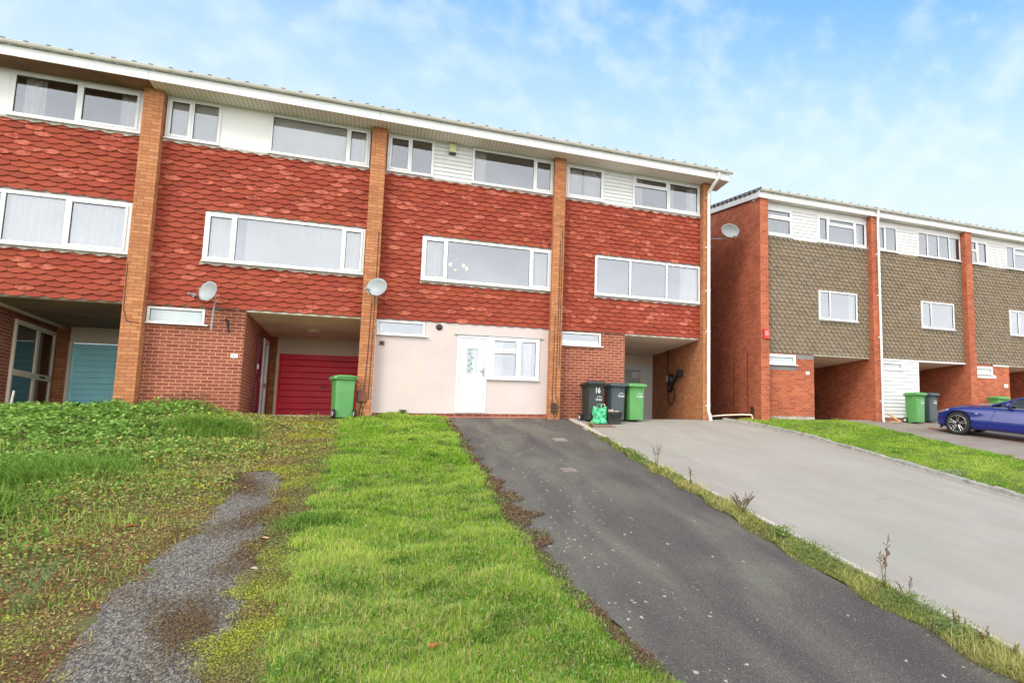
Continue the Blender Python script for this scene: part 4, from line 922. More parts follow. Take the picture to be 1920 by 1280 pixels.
def make_bin(label, loc, rz, mat, w=0.46, d=0.62, hgt=0.98, logo=True, number=None, lidmat=None, lidtilt=0, clean=True):
    t = thing('wheelie_bin', label, 'wheelie bin', loc, rz, 'wheelie bins'); ORG[t.name] = (0, 0, 0)
    a, b_ = w / 2, d / 2
    mb = MB(); bw_ = a * 0.82; bd = b_ * 0.78
    secs = [(rrect(-bw_, bw_, -bd, bd * 0.9, 0.035), 0.03), (rrect(-bw_ - 0.004, bw_ + 0.004, -bd - 0.004, bd * 0.9, 0.04), 0.06)]
    for k in (0.3, 0.6, 0.9): secs.append((rrect(-(bw_ + (a - 0.025 - bw_) * k), bw_ + (a - 0.025 - bw_) * k, -(bd + (b_ - 0.04 - bd) * k), bd + (b_ - 0.04 - bd) * k * 0.8, 0.045), 0.06 + (hgt - 0.12) * k))
    secs.append((rrect(-a + 0.02, a - 0.02, -b_ + 0.035, b_ - 0.05, 0.045), hgt - 0.09))
    secs.append((rrect(-a, a, -b_ + 0.01, b_ - 0.03, 0.05), hgt - 0.08)); secs.append((rrect(-a, a, -b_ + 0.01, b_ - 0.03, 0.05), hgt - 0.045))
    loft(mb, secs)
    for s in (-1, 1):
        for x in (-0.1, 0.0, 0.1): mb.box(s * (a - 0.02), s * (a - 0.002), x - 0.006, x + 0.006, hgt - 0.17, hgt - 0.08)
    for x in (-a * 0.55, a * 0.55): mb.box(x - 0.008, x + 0.008, -b_ + 0.012, -b_ + 0.035, hgt - 0.17, hgt - 0.08)
    body = mb.build('body', mat, t)
    mb = MB(); z = hgt - 0.04
    secs = [(rrect(-a - 0.025, a + 0.025, -b_ - 0.03, b_ - 0.02, 0.055), z - 0.035), (rrect(-a - 0.03, a + 0.03, -b_ - 0.035, b_ - 0.02, 0.06), z + 0.01), (rrect(-a - 0.01, a + 0.01, -b_ - 0.015, b_ - 0.03, 0.06), z + 0.035), (rrect(-a * 0.7, a * 0.7, -b_ * 0.7, b_ * 0.75, 0.08), z + 0.062)]
    loft(mb, secs)
    if lidtilt: T = Matrix.Translation((0, b_, z)) @ Matrix.Rotation(lidtilt, 4, 'X') @ Matrix.Translation((0, -b_, -z)); mb.v = [tuple(T @ Vector(p)) for p in mb.v]
    mb.build('lid', lidmat or mat, t)
    MB().tube([(-a * 0.8, b_ - 0.04, hgt - 0.07), (-a * 0.8, b_ + 0.04, hgt - 0.03), (a * 0.8, b_ + 0.04, hgt - 0.03), (a * 0.8, b_ - 0.04, hgt - 0.07)], 0.015, 8).build('handle', mat, t)
    for s in (-1, 1):
        wh = MB().lathe([(0.035, -0.025), (0.1, -0.022), (0.105, 0.0), (0.1, 0.022), (0.035, 0.025)], (s * (a * 0.82 + 0.03), b_ * 0.8, 0.105), 'x', 20).build('wheel', M_rub, t)
        MB().lathe([(0.0, -0.028), (0.05, -0.028), (0.06, -0.02), (0.06, 0.02), (0.05, 0.028), (0.0, 0.028)], (s * (a * 0.82 + 0.03), b_ * 0.8, 0.105), 'x', 14).build('hub', M_hub, wh)
    yf = -b_ + 0.055 
    def ty(z_): k = (z_ - 0.06) / (hgt - 0.12); return -(bd + (b_ - 0.04 - bd) * k) - 0.006
    tilt = math.atan((b_ - 0.04 - bd) / (hgt - 0.12))
    if logo:
        zl = hgt * (0.54 if number else 0.64)
        o = add_text('emblem', 'Dudley', 0.062, (-0.02, ty(zl), zl), M_white, t, bold=0.0012); o.rotation_euler = (-0.0 + tilt * 1.0, 0, 0)
        ar = MB().tube([(0.08 + 0.075 * cos(a_), ty(zl + 0.05), zl + 0.045 + 0.05 * sin(a_)) for a_ in [math.pi * k / 8 * 0.95 + 0.1 for k in range(9)]], [0.003 + 0.005 * sin(math.pi * k / 8) for k in range(9)], 5); ar.build('emblem_arc', M_white, t)
    if number: 
        zl = hgt * 0.73
        o = add_text('number', number, 0.2, (-0.05, ty(zl) - 0.006, zl), M_white, t, bold=0.003); o.rotation_euler = (tilt, 0, 0); o.scale = (0.75, 1, 1)
    return t
def gz(x, y, extra=0.0): return (x, y, H(x, y) + extra)
make_bin('black wheelie bin with white number 16, lid slightly open, by the red brick wall', gz(4.72, -0.66, 0.006), R(10), M_binb, w=0.44, d=0.62, number='16', lidtilt=R(-4))
make_bin('slate grey wheelie bin between the number 16 bin and the green bin', gz(5.31, -0.64, 0.006), R(9), M_bins, w=0.44, d=0.62)
make_bin('green wheelie bin, rightmost of the three before the white carport door', gz(5.83, -0.62, 0.006), R(7), M_bing, w=0.47, d=0.62)
make_bin('green wheelie bin standing by the red garage door', gz(-0.88, -0.42, 0.0), R(196), M_bing, w=0.44, d=0.5, logo=False, hgt=0.96)
make_bin('dark wheelie bin inside the orange brick carport', (13.15, 2.6, -0.1), R(20), M_binb, w=0.5, d=0.6, logo=False)
make_bin('green wheelie bin with pale wheel hub before white boarding', gz(15.27, -0.72, 0.006), R(16), M_bing, w=0.52, d=0.58)
make_bin('slate wheelie bin right of the green bin with the pale hub', gz(16.05, -0.42, 0.006), R(14), M_bins, w=0.52, d=0.6, hgt=0.96)
make_bin('green wheelie bin mostly hidden behind the blue car bonnet', gz(19.2, -0.5, -0.06), R(100), M_bing, w=0.5, d=0.7, logo=False, hgt=0.98)
# recycling bag and box
m, t_, b = new_mat('green_woven_plastic'); v = coords(t_, False)
c = ramp(t_, noise(t_, v, 9, 3), [(0.35, S(30, 160, 100)), (0.55, S(90, 205, 150)), (0.75, S(150, 230, 185))]); t_.links.new(c, b.inputs['Base Color']); set_in(b, Roughness=0.4); bump(t_, b, noise(t_, v, 22, 4), 0.9, 0.03)
t = thing('recycling_bag', 'crumpled bright green woven recycling bag before the number 16 bin', 'recycling bag', gz(4.78, -1.2, 0.006)); ORG[t.name] = (0, 0, 0)
mb = MB(); vs = []; n = 28; zs = [0, 0.04, 0.1, 0.17, 0.24, 0.31, 0.38, 0.41]
for j, z in enumerate(zs):
    for k in range(n):
        a = 2 * math.pi * k / n; sq = 1 / max(abs(cos(a)), abs(sin(a))) ** 0.75
        rr = (0.165 + 0.012 * sin(3 * z * 20) + (0.02 if z < 0.1 else 0)) * sq * (1 + 0.10 * sin(a * 5 + z * 23) + 0.07 * sin(a * 9 - z * 31)) * (0.94 if 0.15 < z < 0.3 else 1)
        vs.append((rr * cos(a), rr * 0.8 * sin(a), z + (0.035 * sin(a * 2 + 1) if z > 0.35 else 0)))
mb.add(vs, [(j * n + k, j * n + (k + 1) % n, (j + 1) * n + (k + 1) % n, (j + 1) * n + k) for j in range(len(zs) - 1) for k in range(n)])
mb.add([(0, 0, 0.33)] + vs[-n:], [(0, 1 + k, 1 + (k + 1) % n) for k in range(n)])
mb.build('bag', m, t)
MB().tube([(-0.1, -0.12, 0.38), (-0.09, -0.13, 0.47), (-0.02, -0.13, 0.49), (0.03, -0.12, 0.39)], 0.01, 6).build('strap', m, t)
MB().tube([(0.06, 0.1, 0.4), (0.09, 0.1, 0.5), (0.14, 0.08, 0.5), (0.17, 0.05, 0.4)], 0.013, 6).build('strap', M_concrete, t)
t = thing('recycling_box', 'black open recycling box holding scraps beside the green bag', 'recycling box', gz(5.13, -1.24, 0.006)); ORG[t.name] = (0, 0, 0)
mb = MB(); loft(mb, [(rrect(-0.155, 0.155, -0.12, 0.12, 0.02), 0.0), (rrect(-0.185, 0.185, -0.14, 0.14, 0.025), 0.27), (rrect(-0.205, 0.205, -0.16, 0.16, 0.03), 0.275), (rrect(-0.205, 0.205, -0.16, 0.16, 0.03), 0.305), (rrect(-0.18, 0.18, -0.135, 0.135, 0.025), 0.305), (rrect(-0.17, 0.17, -0.125, 0.125, 0.025), 0.2)])
mb.box(-0.09, 0.09, -0.175, -0.16, 0.25, 0.27).build('tub', M_binb, t)
mb = MB()
for k in range(16):
    x, y = random.uniform(-0.14, 0.13), random.uniform(-0.1, 0.1); a = random.uniform(0, 3); L = random.uniform(0.03, 0.06); z = 0.24 + random.uniform(0, 0.06) + (0.04 if x < 0 else 0)
    mb.tube([(x - L * cos(a), y - L * sin(a), z - 0.02), (x, y, z + 0.02), (x + L * cos(a), y + L * sin(a), z + random.uniform(-.01, .04))], [0.02, 0.03, 0.018], 6)
mb.build('scraps', plain('pinkish_scraps', S(214, 184, 166), 0.9, var=0.2, nscale=20), t)
t = thing('timber_offcut', 'broken pale timber offcut at the foot of the white downpipe', 'timber', gz(14.6, -0.6)); ORG[t.name] = (0, 0, 0)
mw = plain('raw_timber', S(214, 170, 120), 0.8, var=0.15, nscale=10)
MB().tube([(-0.12, 0.3, 0.3), (0.16, 0.0, 0.03)], 0.035, 5).build('board', mw, t); MB().tube([(-0.22, 0.05, 0.03), (0.05, -0.08, 0.03)], 0.025, 5).build('board', mw, t)
def cover(label, x0, x1, y0, y1, mat):
    t = thing('drain_cover', label, 'drain cover', ((x0 + x1) / 2, (y0 + y1) / 2, G(0, (y0 + y1) / 2)), 0, 'drain covers')
    f = lambda x, y, d: (x, y, G(x, y) + d)
    MB().add([f(x0, y0, 0.006), f(x1, y0, 0.006), f(x1, y1, 0.006), f(x0, y1, 0.006), f(x0, y0, 0.014), f(x1, y0, 0.014), f(x1, y1, 0.014), f(x0, y1, 0.014)], [(4, 5, 6, 7), (0, 1, 5, 4), (1, 2, 6, 5), (2, 3, 7, 6), (3, 0, 4, 7)]).build('cover', mat, t)
M_rust = plain('rusty_iron', S(150, 116, 100), 0.85, var=0.2, nscale=12, bscale=60)
cover('rusty brown drain cover set in the grey driveway before the bins', 4.5, 5.0, -2.0, -1.4, M_rust)
cover('small dark drain cover in the black driveway near its right edge', 3.55, 3.85, -5.6, -5.1, plain('mossy_iron', S(104, 98, 78), 0.9, var=0.2, nscale=12, bscale=60))
cover('small worn pinkish drain cover in the middle of the black driveway', 2.55, 2.78, -7.65, -7.3, plain('worn_pink', S(150, 132, 122), 0.9, var=0.2, nscale=16))
cover('small pale patch cover high on the black driveway', 3.1, 3.35, -4.2, -3.8, plain('worn_pale', S(158, 146, 134), 0.9, var=0.2, nscale=16))

# ------------------------------------------------------------------ the blue car
M_paint = plain('blue_metallic', S(6, 30, 132, 0.72), 0.22, metal=0.1, var=0.0, coat=1.0)
M_tyre = plain('tyre', S(40, 38, 36), 0.85); M_rim = plain('dark_rim', S(70, 66, 62), 0.3, metal=0.7); M_alloy = plain('alloy', S(225, 225, 222), 0.2, metal=0.9)
M_cglass = glass_mat('car_glass', (0.2, 0.24, 0.22), 1.7); M_chrome = plain('chrome', S(230, 232, 236), 0.1, metal=1.0); M_lamp = glass_mat('lamp_glass', (0.85, 0.85, 0.9), 1.9)
CS = 1.22
YAW = R(24)
cloc = (16.0, -4.72)
car = thing('parked_car', 'blue low sports saloon parked on the brown driveway, only its front half in view', 'car', (cloc[0], cloc[1], G(0, cloc[1]) + 0.012), YAW)
car.rotation_mode = 'XYZ'
# local frame: +y forward (nose at +2.3*CS), x to the right, slope handled by pitch
car.rotation_euler = (math.atan(0.148 * cos(YAW)), -math.atan(0.148 * sin(YAW)), YAW); ORG[car.name] = (0, 0, 0)
# stations: y, half width low, half width belt, sill z, shoulder z, top z (bonnet / deck), crown
st0 = [(2.30, 0.50, 0.52, 0.24, 0.50, 0.56), (2.24, 0.66, 0.66, 0.20, 0.56, 0.62), (2.12, 0.77, 0.78, 0.18, 0.61, 0.68), (1.95, 0.84, 0.85, 0.17, 0.66, 0.74), (1.75, 0.875, 0.88, 0.17, 0.705, 0.80), (1.5, 0.90, 0.895, 0.17, 0.75, 0.855), (1.2, 0.905, 0.895, 0.17, 0.785, 0.90), (0.85, 0.90, 0.885, 0.19, 0.81, 0.935), (0.55, 0.895, 0.875, 0.20, 0.83, 0.955), (0.2, 0.895, 0.87, 0.20, 0.85, 0.93), (-0.4, 0.895, 0.865, 0.20, 0.875, 0.93), (-1.0, 0.90, 0.87, 0.19, 0.905, 0.95), (-1.5, 0.905, 0.875, 0.18, 0.94, 0.99), (-1.9, 0.89, 0.85, 0.2, 0.96, 1.02), (-2.2, 0.83, 0.78, 0.26, 0.95, 1.02), (-2.36, 0.7, 0.66, 0.36, 0.90, 0.97)]
st = [((s_[0] if s_[0] < 1.42 else 1.42 + (s_[0] - 1.42) * 0.76), *s_[1:]) for s_ in st0]
def ring(s):
    y, wl, wb, z0, zs, zt = s; y *= CS
    half = [(0.0, z0), (wl * 0.75, z0), (wl * 0.95, z0 + 0.02), (wl, z0 + 0.1), (wl * 1.012, z0 + 0.24), (wl * 1.0, (z0 + zs) / 2 + 0.06), (wb * 1.012, zs - 0.07), (wb * 1.0, zs - 0.02), (wb * 0.965, zs + 0.02), (wb * 0.8, zs + (zt - zs) * 0.55), (wb * 0.45, zs + (zt - zs) * 0.93), (0.0, zt)]
    return [(x, y, z) for x, z in half] + [(-x, y, z) for x, z in half[-2:0:-1]]
def body_mesh():
    rs = [ring(s) for s in st]; n = len(rs[0]); mb = MB(); vs = [p for r in rs for p in r]
    fs = [(i * n + k, (i + 1) * n + k, (i + 1) * n + (k + 1) % n, i * n + (k + 1) % n) for i in range(len(rs) - 1) for k in range(n)]
    fs += [tuple(range(n)), tuple((len(rs) - 1) * n + k for k in range(n - 1, -1, -1))]
    mb.add(vs, fs, True); return mb
body = body_mesh().build('body', M_paint, car)
sub = body.modifiers.new('s', 'SUBSURF'); sub.levels = 2; sub.render_levels = 2
cut = MB()
WY = (1.42 * CS, -1.32 * CS); WR = 0.325
for wy in WY:
    for s in (-1, 1):
        n = 40; rr = WR + 0.045; x0, x1 = s * 0.62, s * 1.1
        vs = [(x, wy + rr * 1.12 * cos(2 * math.pi * k / n), WR + rr * sin(2 * math.pi * k / n)) for x in (min(x0, x1), max(x0, x1)) for k in range(n)]
        cut.add(vs, [tuple(range(n - 1, -1, -1)), tuple(range(n, 2 * n))] + [(k, (k + 1) % n, n + (k + 1) % n, n + k) for k in range(n)])
cut = cut.build('cutter', None, car)
bo = body.modifiers.new('b', 'BOOLEAN'); bo.object = cut; bo.operation = 'DIFFERENCE'; bo.solver = 'EXACT'
bpy.context.view_layer.update()
me = bpy.data.meshes.new_from_object(body.evaluated_get(bpy.context.evaluated_depsgraph_get()))
body.modifiers.clear(); body.data = me; bpy.data.objects.remove(cut)
if not me.materials: me.materials.append(M_paint)
# glasshouse
gh = [(0.66, 0.72, 0.93, 0.93), (0.45, 0.76, 0.93, 1.03), (0.1, 0.775, 0.93, 1.20), (-0.2, 0.78, 0.93, 1.31), (-0.5, 0.78, 0.93, 1.375), (-0.8, 0.78, 0.94, 1.38), (-1.2, 0.77, 0.95, 1.31), (-1.55, 0.75, 0.97, 1.17), (-1.9, 0.7, 0.99, 1.04)]
def ghring(s, off=0.0):
    y, wb, zb, zt = s; zb -= 0.06; k = (zt - zb)
    wt = wb - 0.5 * k * 0.95
    return [(wb + off, y * CS, zb), (wb - 0.1 * k + off, y * CS, zb + k * 0.35), (wt + 0.04 + off, y * CS, zt - 0.05 * min(1, k * 3)), (wt * 0.8, y * CS, zt + off * 0.6 - 0.005), (0, y * CS, zt + 0.01 + off)]
def ghm(a, b_, k0, k1, off, sides=(1, -1)):
    mb = MB(); rs = [ghring(s, off) for s in gh[a:b_ + 1]]
    for i in range(len(rs) - 1):
        for k in range(k0, k1):
            for s in sides:
                q = [rs[i][k], rs[i + 1][k], rs[i + 1][k + 1], rs[i][k + 1]]; q = [(p[0] * s, p[1], p[2]) for p in q]; mb.add(q if s < 0 else q[::-1], [(0, 1, 2, 3)], True)
    return mb
gl = ghm(0, 3, 2, 4, 0.0); gl.build('windscreen', M_cglass, car)
for s in (1, -1): ghm(1, 7, 0, 2, 0.0, (s,)).build('side_window', M_cglass, car)
ghm(3, 6, 2, 4, 0.004).build('roof', M_paint, car)
ghm(6, 8, 2, 4, 0.0).build('rear_window', M_cglass, car)
mb = MB()
for s in (1, -1):
    rs = [ghring(q, 0.004) for q in gh]
    pl = lambda pts, r: mb.tube([(p[0] * s, p[1], p[2]) for p in pts], r, 8)
    pl([rs[i][2] for i in range(0, 9)], 0.028); pl([rs[4][0], rs[4][1], rs[4][2]], 0.03); pl([rs[7][0], rs[7][1], rs[7][2]], 0.06)
mb.build('pillar', M_paint, car)
MB().box(-0.66, 0.66, -1.5 * CS, 0.7 * CS, 0.5, 0.92).build('interior', M_dark, car)
# front lamps, grille, mirror, wheels
for s in (-1, 1):
    MB().tube([(s * 0.70, 1.990 * CS, 0.56), (s * 0.79, 1.876 * CS, 0.615), (s * 0.84, 1.739 * CS, 0.67), (s * 0.85, 1.618 * CS, 0.70)], [0.03, 0.05, 0.045, 0.01], 8).build('headlight', M_lamp if False else M_chrome, car)
    MB().tube([(s * 0.905, 1.0 * CS, 0.66), (s * 0.908, 0.94 * CS, 0.66)], 0.014, 6).build('side_repeater', M_hub, car)
    mi = MB().lathe([(0.0, -0.13), (0.045, -0.115), (0.075, -0.05), (0.08, 0.04), (0.06, 0.1), (0.0, 0.12)], (s * 1.0, 0.22 * CS, 0.98), 'x', 14)
    mi.v = [(x, 0.22 * CS + (y - 0.22 * CS) * 0.9, z) for x, y, z in mi.v]; mi = mi.build('mirror', M_paint, car)
    MB().tube([(s * 0.84, 0.22 * CS, 0.89), (s * 0.93, 0.22 * CS, 0.93)], 0.03, 8).build('stalk', M_dark, mi)
    MB().tube([(s * 0.905, -0.30 * CS, 0.73), (s * 0.935, -0.33 * CS, 0.735), (s * 0.935, -0.43 * CS, 0.74), (s * 0.905, -0.46 * CS, 0.74)], 0.013, 6).build('door_handle', M_chrome, car)
    mb = MB().tube([(s * 0.902, 0.62 * CS, 0.25), (s * 0.905, 0.60 * CS, 0.6), (s * 0.89, 0.52 * CS, 0.82)], 0.004, 4); mb.build('door_seam', M_seal, car)
    MB().tube([(s * 0.84, 0.6 * CS, 0.872), (s * 0.84, 0.0, 0.895), (s * 0.84, -1.0 * CS, 0.93)], 0.008, 5).build('window_trim', M_chrome, car)
    for wy in WY:
        c = (s * 0.79, wy, WR)
        ty = MB().lathe([(0.2, -0.1), (0.30, -0.11), (WR, -0.085), (WR + 0.002, 0.0), (WR, 0.085), (0.30, 0.11), (0.235, 0.105), (0.2, 0.09)], c, 'x', 40)
        ty.v = [(x, wy + (y - wy) * 1.15, z) for x, y, z in ty.v]; wh = ty.build('wheel', M_tyre, car)
        rm = MB().lathe([(0.0, s * 0.02), (0.19, s * 0.0), (0.225, s * 0.05), (0.238, s * 0.108), (0.23, s * 0.112)], c, 'x', 40)
        rm.v = [(x, wy + (y - wy) * 1.15, z) for x, y, z in rm.v]; rm.build('rim', M_rim, wh)
        sp = MB()
        for k in range(5):
            for da in (-0.17, 0.17):
                a = 2 * math.pi * k / 5 + 0.3
                p0 = (s * 0.87, 0.05 * cos(a + da * 1.6), 0.05 * sin(a + da * 1.6)); p1 = (s * 0.895, 0.225 * cos(a + da), 0.225 * sin(a + da))
                sp.tube([(p0[0], wy + p0[1] * 1.15, WR + p0[2]), (p1[0], wy + p1[1] * 1.15, WR + p1[2])], [0.013, 0.011], 6)
        sp.tube([(s * 0.898, wy + 0.232 * 1.15 * cos(k * math.pi / 20), WR + 0.232 * sin(k * math.pi / 20)) for k in range(41)], 0.006, 5, cap=False)
        sp.build('spokes', M_alloy, wh)
MB().box(-0.42, 0.42, 2.058 * CS, 2.096 * CS, 0.26, 0.5).build('grille', M_dark, car)
MB().tube([(-0.8, 1.876 * CS, 0.16), (0, 2.074 * CS, 0.16), (0.8, 1.876 * CS, 0.16)], 0.03, 6).build('front_lip', M_dark, car)
# ------------------------------------------------------------------ vegetation
def attr_mat(name, rough=0.75, trans=0.15):
    m, t, b = new_mat(name); a = N(t, 'ShaderNodeAttribute'); a.attribute_name = 'leaf_colour'
    t.links.new(a.outputs['Color'], b.inputs['Base Color']); set_in(b, Roughness=rough); b.inputs['Specular IOR Level'].default_value = 0.25
    if trans:
        tr = N(t, 'ShaderNodeBsdfTranslucent'); t.links.new(a.outputs['Color'], tr.inputs[0]); mx = N(t, 'ShaderNodeMixShader'); mx.inputs[0].default_value = trans + 0.15
        t.links.new(b.outputs[0], mx.inputs[1]); t.links.new(tr.outputs[0], mx.inputs[2]); t.links.new(mx.outputs[0], t.nodes['Material Output'].inputs[0])
    return m
M_leaf = attr_mat('plant_colour')
def npmesh(name, verts, faces4, cols, parent=None, mat=None):
    me = bpy.data.meshes.new(name); nv = len(verts); nf = len(faces4)
    me.vertices.add(nv); me.vertices.foreach_set('co', verts.astype(np.float32).ravel())
    me.loops.add(nf * 4); me.loops.foreach_set('vertex_index', faces4.astype(np.int32).ravel())
    me.polygons.add(nf); me.polygons.foreach_set('loop_start', np.arange(nf, dtype=np.int32) * 4)
    me.update(calc_edges=True)
    ca = me.attributes.new('leaf_colour', 'FLOAT_COLOR', 'POINT'); cc = np.ones((nv, 4), np.float32); cc[:, :3] = cols; ca.data.foreach_set('color', cc.ravel())
    me.materials.append(mat or M_leaf); o = bpy.data.objects.new(name, me); COL.objects.link(o)
    if parent: o.parent = parent
    return o
vH = np.vectorize(H, otypes=[float]); vsn = np.vectorize(sn, otypes=[float])
def blades(x, y, z, h, w, lean, cols, curl=0.4):
    """blade = quad + tapered quad; returns verts, faces, cols"""
    n = len(x); az = rng.uniform(0, 2 * np.pi, n); la = rng.uniform(0, 2 * np.pi, n)
    wx, wy = np.cos(az) * w / 2, np.sin(az) * w / 2; lx, ly = np.cos(la) * lean * h, np.sin(la) * lean * h
    V = np.zeros((n, 6, 3))
    for i, (k, f, ww) in enumerate(((0, 0, 1), (0.55, 0.35, 0.85), (1, 1.0, 0.12))):
        px, py = x + lx * f, y + ly * f; pz = z + h * k * (1 - curl * lean * (k > 0.9))
        V[:, 2 * i] = np.stack([px - wx * ww, py - wy * ww, pz], 1); V[:, 2 * i + 1] = np.stack([px + wx * ww, py + wy * ww, pz], 1)
    b0 = np.arange(n)[:, None] * 6
    F = np.concatenate([b0 + np.array([[0, 1, 3, 2]]), b0 + np.array([[2, 3, 5, 4]])], 0)
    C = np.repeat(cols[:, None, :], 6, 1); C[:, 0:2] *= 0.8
    return V.reshape(-1, 3), F, C.reshape(-1, 3)
def leaves(x, y, z, s, cols, flat=0.5, asp=0.75):
    n = len(x); az = rng.uniform(0, 2 * np.pi, n); ti = rng.normal(0, flat, n); t2 = rng.normal(0, flat, n)
    dx = np.stack([np.cos(az) * np.cos(ti), np.sin(az) * np.cos(ti), np.sin(ti)], 1) * s[:, None]
    dy = np.stack([-np.sin(az) * np.cos(t2), np.cos(az) * np.cos(t2), np.sin(t2)], 1) * s[:, None] * asp
    P = np.stack([x, y, z], 1); V = np.stack([P - dx * 0.5, P - dy * 0.45 + dx * 0.05, P + dx * 0.5, P + dy * 0.45 + dx * 0.05], 1)
    return V.reshape(-1, 3), np.arange(n)[:, None] * 4 + np.array([[0, 1, 2, 3]]), np.repeat(cols[:, None, :], 4, 1).reshape(-1, 3)
def merge(parts):
    V = []; F = []; C = []; o = 0
    for v, f, c in parts: V.append(v); F.append(f + o); C.append(c); o += len(v)
    return np.concatenate(V), np.concatenate(F), np.concatenate(C)
def scatter(n, x0, x1, y0, y1, inside, power=1.6, dmin=3.5):
    """uniform in picture terms: more samples near the camera"""
    out = []
    tot = 0
    while tot < n:
        x = rng.uniform(x0, x1, n * 3); y = rng.uniform(y0, y1, n * 3)
        d = np.hypot(x - CAM[0], y - CAM[1]); k = rng.random(n * 3) < (dmin / np.maximum(d, dmin)) ** power
        x, y = x[k], y[k]; k = inside(x, y); out.append(np.stack([x[k], y[k]], 1)); tot += k.sum()
    p = np.concatenate(out)[:n]; return p[:, 0], p[:, 1], np.hypot(p[:, 0] - CAM[0], p[:, 1] - CAM[1])
def C3(*c): return np.array(S(*c, 0.82)[:3])
def blend(w, a, b): return a[None, :] * (1 - w[:, None]) + b[None, :] * w[:, None]
def lx(y): return np.interp(-y, [0, 4.6, 7.7, 11.3, 13.4, 20], [-0.95, -0.78, -0.74, -0.72, -0.6, -0.55])
def rx(y): return np.interp(-y, [0, 0.6, 3.6, 9.5, 11, 13, 15, 20], [1.2, 1.32, 1.31, 1.36, 1.34, 1.48, 1.68, 1.7])
# centre lawn
def lawn(name, label, n, x0, x1, y0, y1, inside, hs=1.0, y_only=False):
    x, y, d = scatter(n, x0, x1, y0, y1, inside)
    e = vsn(x, y, 1.4, 0.5); e2 = vsn(x, y, 3.7, 1.5); e3 = vsn(x, y, 0.6, 4.0)
    e4 = vsn(x, y, 7.5, 2.0)
    hh = np.clip(rng.normal(0.052, 0.018, n) + 0.02 * e + 0.024 * e2 + 0.016 * e4, 0.018, 0.16) * hs; w = 0.0022 + 0.00072 * d * rng.uniform(0.6, 1.2, n)
    near = np.clip((-y - 6) / 7, 0, 1); e5 = vsn(x, y, 2.6, 7.0)
    c = blend(np.clip(rng.normal(0.45, 0.25, n) + 0.35 * e + 0.3 * e5, 0, 1), C3(122, 172, 36), C3(188, 214, 88)) * 1.03
    k = (rng.random(n) < np.clip(0.05 + 0.22 * near + 0.2 * np.clip(e3, 0, 1) * near, 0, 0.5)); c[k] = blend(rng.random(k.sum()), C3(206, 206, 116), C3(220, 200, 140))
    k = (rng.random(n) < np.clip(0.1 - 0.6 * e2 - 0.5 * e4, 0, 0.6)); c[k] *= np.array([0.46, 0.66, 0.46])
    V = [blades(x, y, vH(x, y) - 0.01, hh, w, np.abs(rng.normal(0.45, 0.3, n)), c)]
    nc = n // 1500; tx, ty, _d = scatter(nc, x0, x1, y0, y1, inside, 1.0); per = 90
    bx_ = np.repeat(tx, per) + rng.normal(0, 0.035, nc * per); by_ = np.repeat(ty, per) + rng.normal(0, 0.045, nc * per); bd_ = np.hypot(bx_ - CAM[0], by_ - CAM[1])
    tc_ = np.repeat(blend(rng.random(nc), C3(92, 140, 40), C3(196, 206, 110)), per, 0) * rng.uniform(0.8, 1.15, (nc * per, 1))
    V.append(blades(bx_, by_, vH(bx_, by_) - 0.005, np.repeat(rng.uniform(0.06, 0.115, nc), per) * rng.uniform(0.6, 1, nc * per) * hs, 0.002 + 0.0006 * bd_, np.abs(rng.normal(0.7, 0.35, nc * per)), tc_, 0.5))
    m_ = n // 30; x, y, d = scatter(m_, x0, x1, y0, y1, inside)
    c = blend(rng.random(m_), C3(110, 150, 62), C3(150, 186, 100)); V.append(leaves(x, y, vH(x, y) + rng.uniform(0.02, 0.06, m_), rng.uniform(0.015, 0.035, m_), c, 0.4))
    o = npmesh(name, *merge(V)); tag(o, label, 'grass', None, 'stuff'); return o
def in_lawn(x, y): j = 0.05 * np.sin(y * 7) + 0.03 * np.sin(y * 17 + 1); return (x > lx(y) + j) & (x < rx(y) + j * 0.7) & (y < -0.02)
lawn('lawn_grass', 'bright green lawn sloping up between the mossy path and the black driveway', 470000, -1.1, 1.9, -18.5, 0, in_lawn)
vk2 = np.vectorize(k2x, otypes=[float])
def in_r(x, y): far = np.interp(-y, [0, 0.3, 0.9, 4.7, 7.9, 20], [10.0, 12.6, 13.1, 12.78, 12.5, 12.0]); return (x > vk2(y) + 0.12) & (x < far)
lawn('lawn_grass', 'bright green lawn strip between the grey kerb stones and the brown driveway', 90000, 8.5, 13.3, -13, 0.0, in_r, 0.75)
n = 260; x, y, d = scatter(n, 9, 13, -5, -0.2, in_r, 0)
V = leaves(x, y, vH(x, y) + rng.uniform(0.06, 0.11, n), np.full(n, 0.028), np.tile(C3(250, 250, 240), (n, 1)), 0.2, 1.0)
tag(npmesh('daisies', *V), 'scatter of tiny white daisies on the right lawn', 'daisies', None, 'stuff')
# overgrown left bank
def bx_edge(y): return np.interp(-y, [0, 3, 6, 7.2, 9, 10.6, 12, 13.4, 14.5, 20], [-0.95, -1.0, -1.35, -1.72, -1.62, -1.62, -1.78, -1.68, -1.6, -1.6])
def in_bank(x, y): return (x < np.where(-y < 7, lx(y) - 0.02, bx_edge(y) + 0.05 * np.sin(y * 9) + 0.06 * np.sin(y * 3.7 + 1) + rng.normal(0, 0.045, len(x)))) & (x > -1.25 + (-10.0))
n = 330000; x, y, d = scatter(n, -10.5, -0.7, -16, -0.02, in_bank, 2.0)
near = np.clip((-y - 5.0) / 6, 0, 1); pathd = np.clip((x + 4.2) / 2.6, 0, 1)        # 0 lush green, 1 by the path
e = vsn(x, y, 1.1, 2.0); e2 = vsn(x, y, 3.3, 5.0); e3 = vsn(x, y, 6.0, 1.0)
lush = np.clip(1.15 - pathd * 1.0 - near * 0.4 + 0.35 * e, 0, 1)
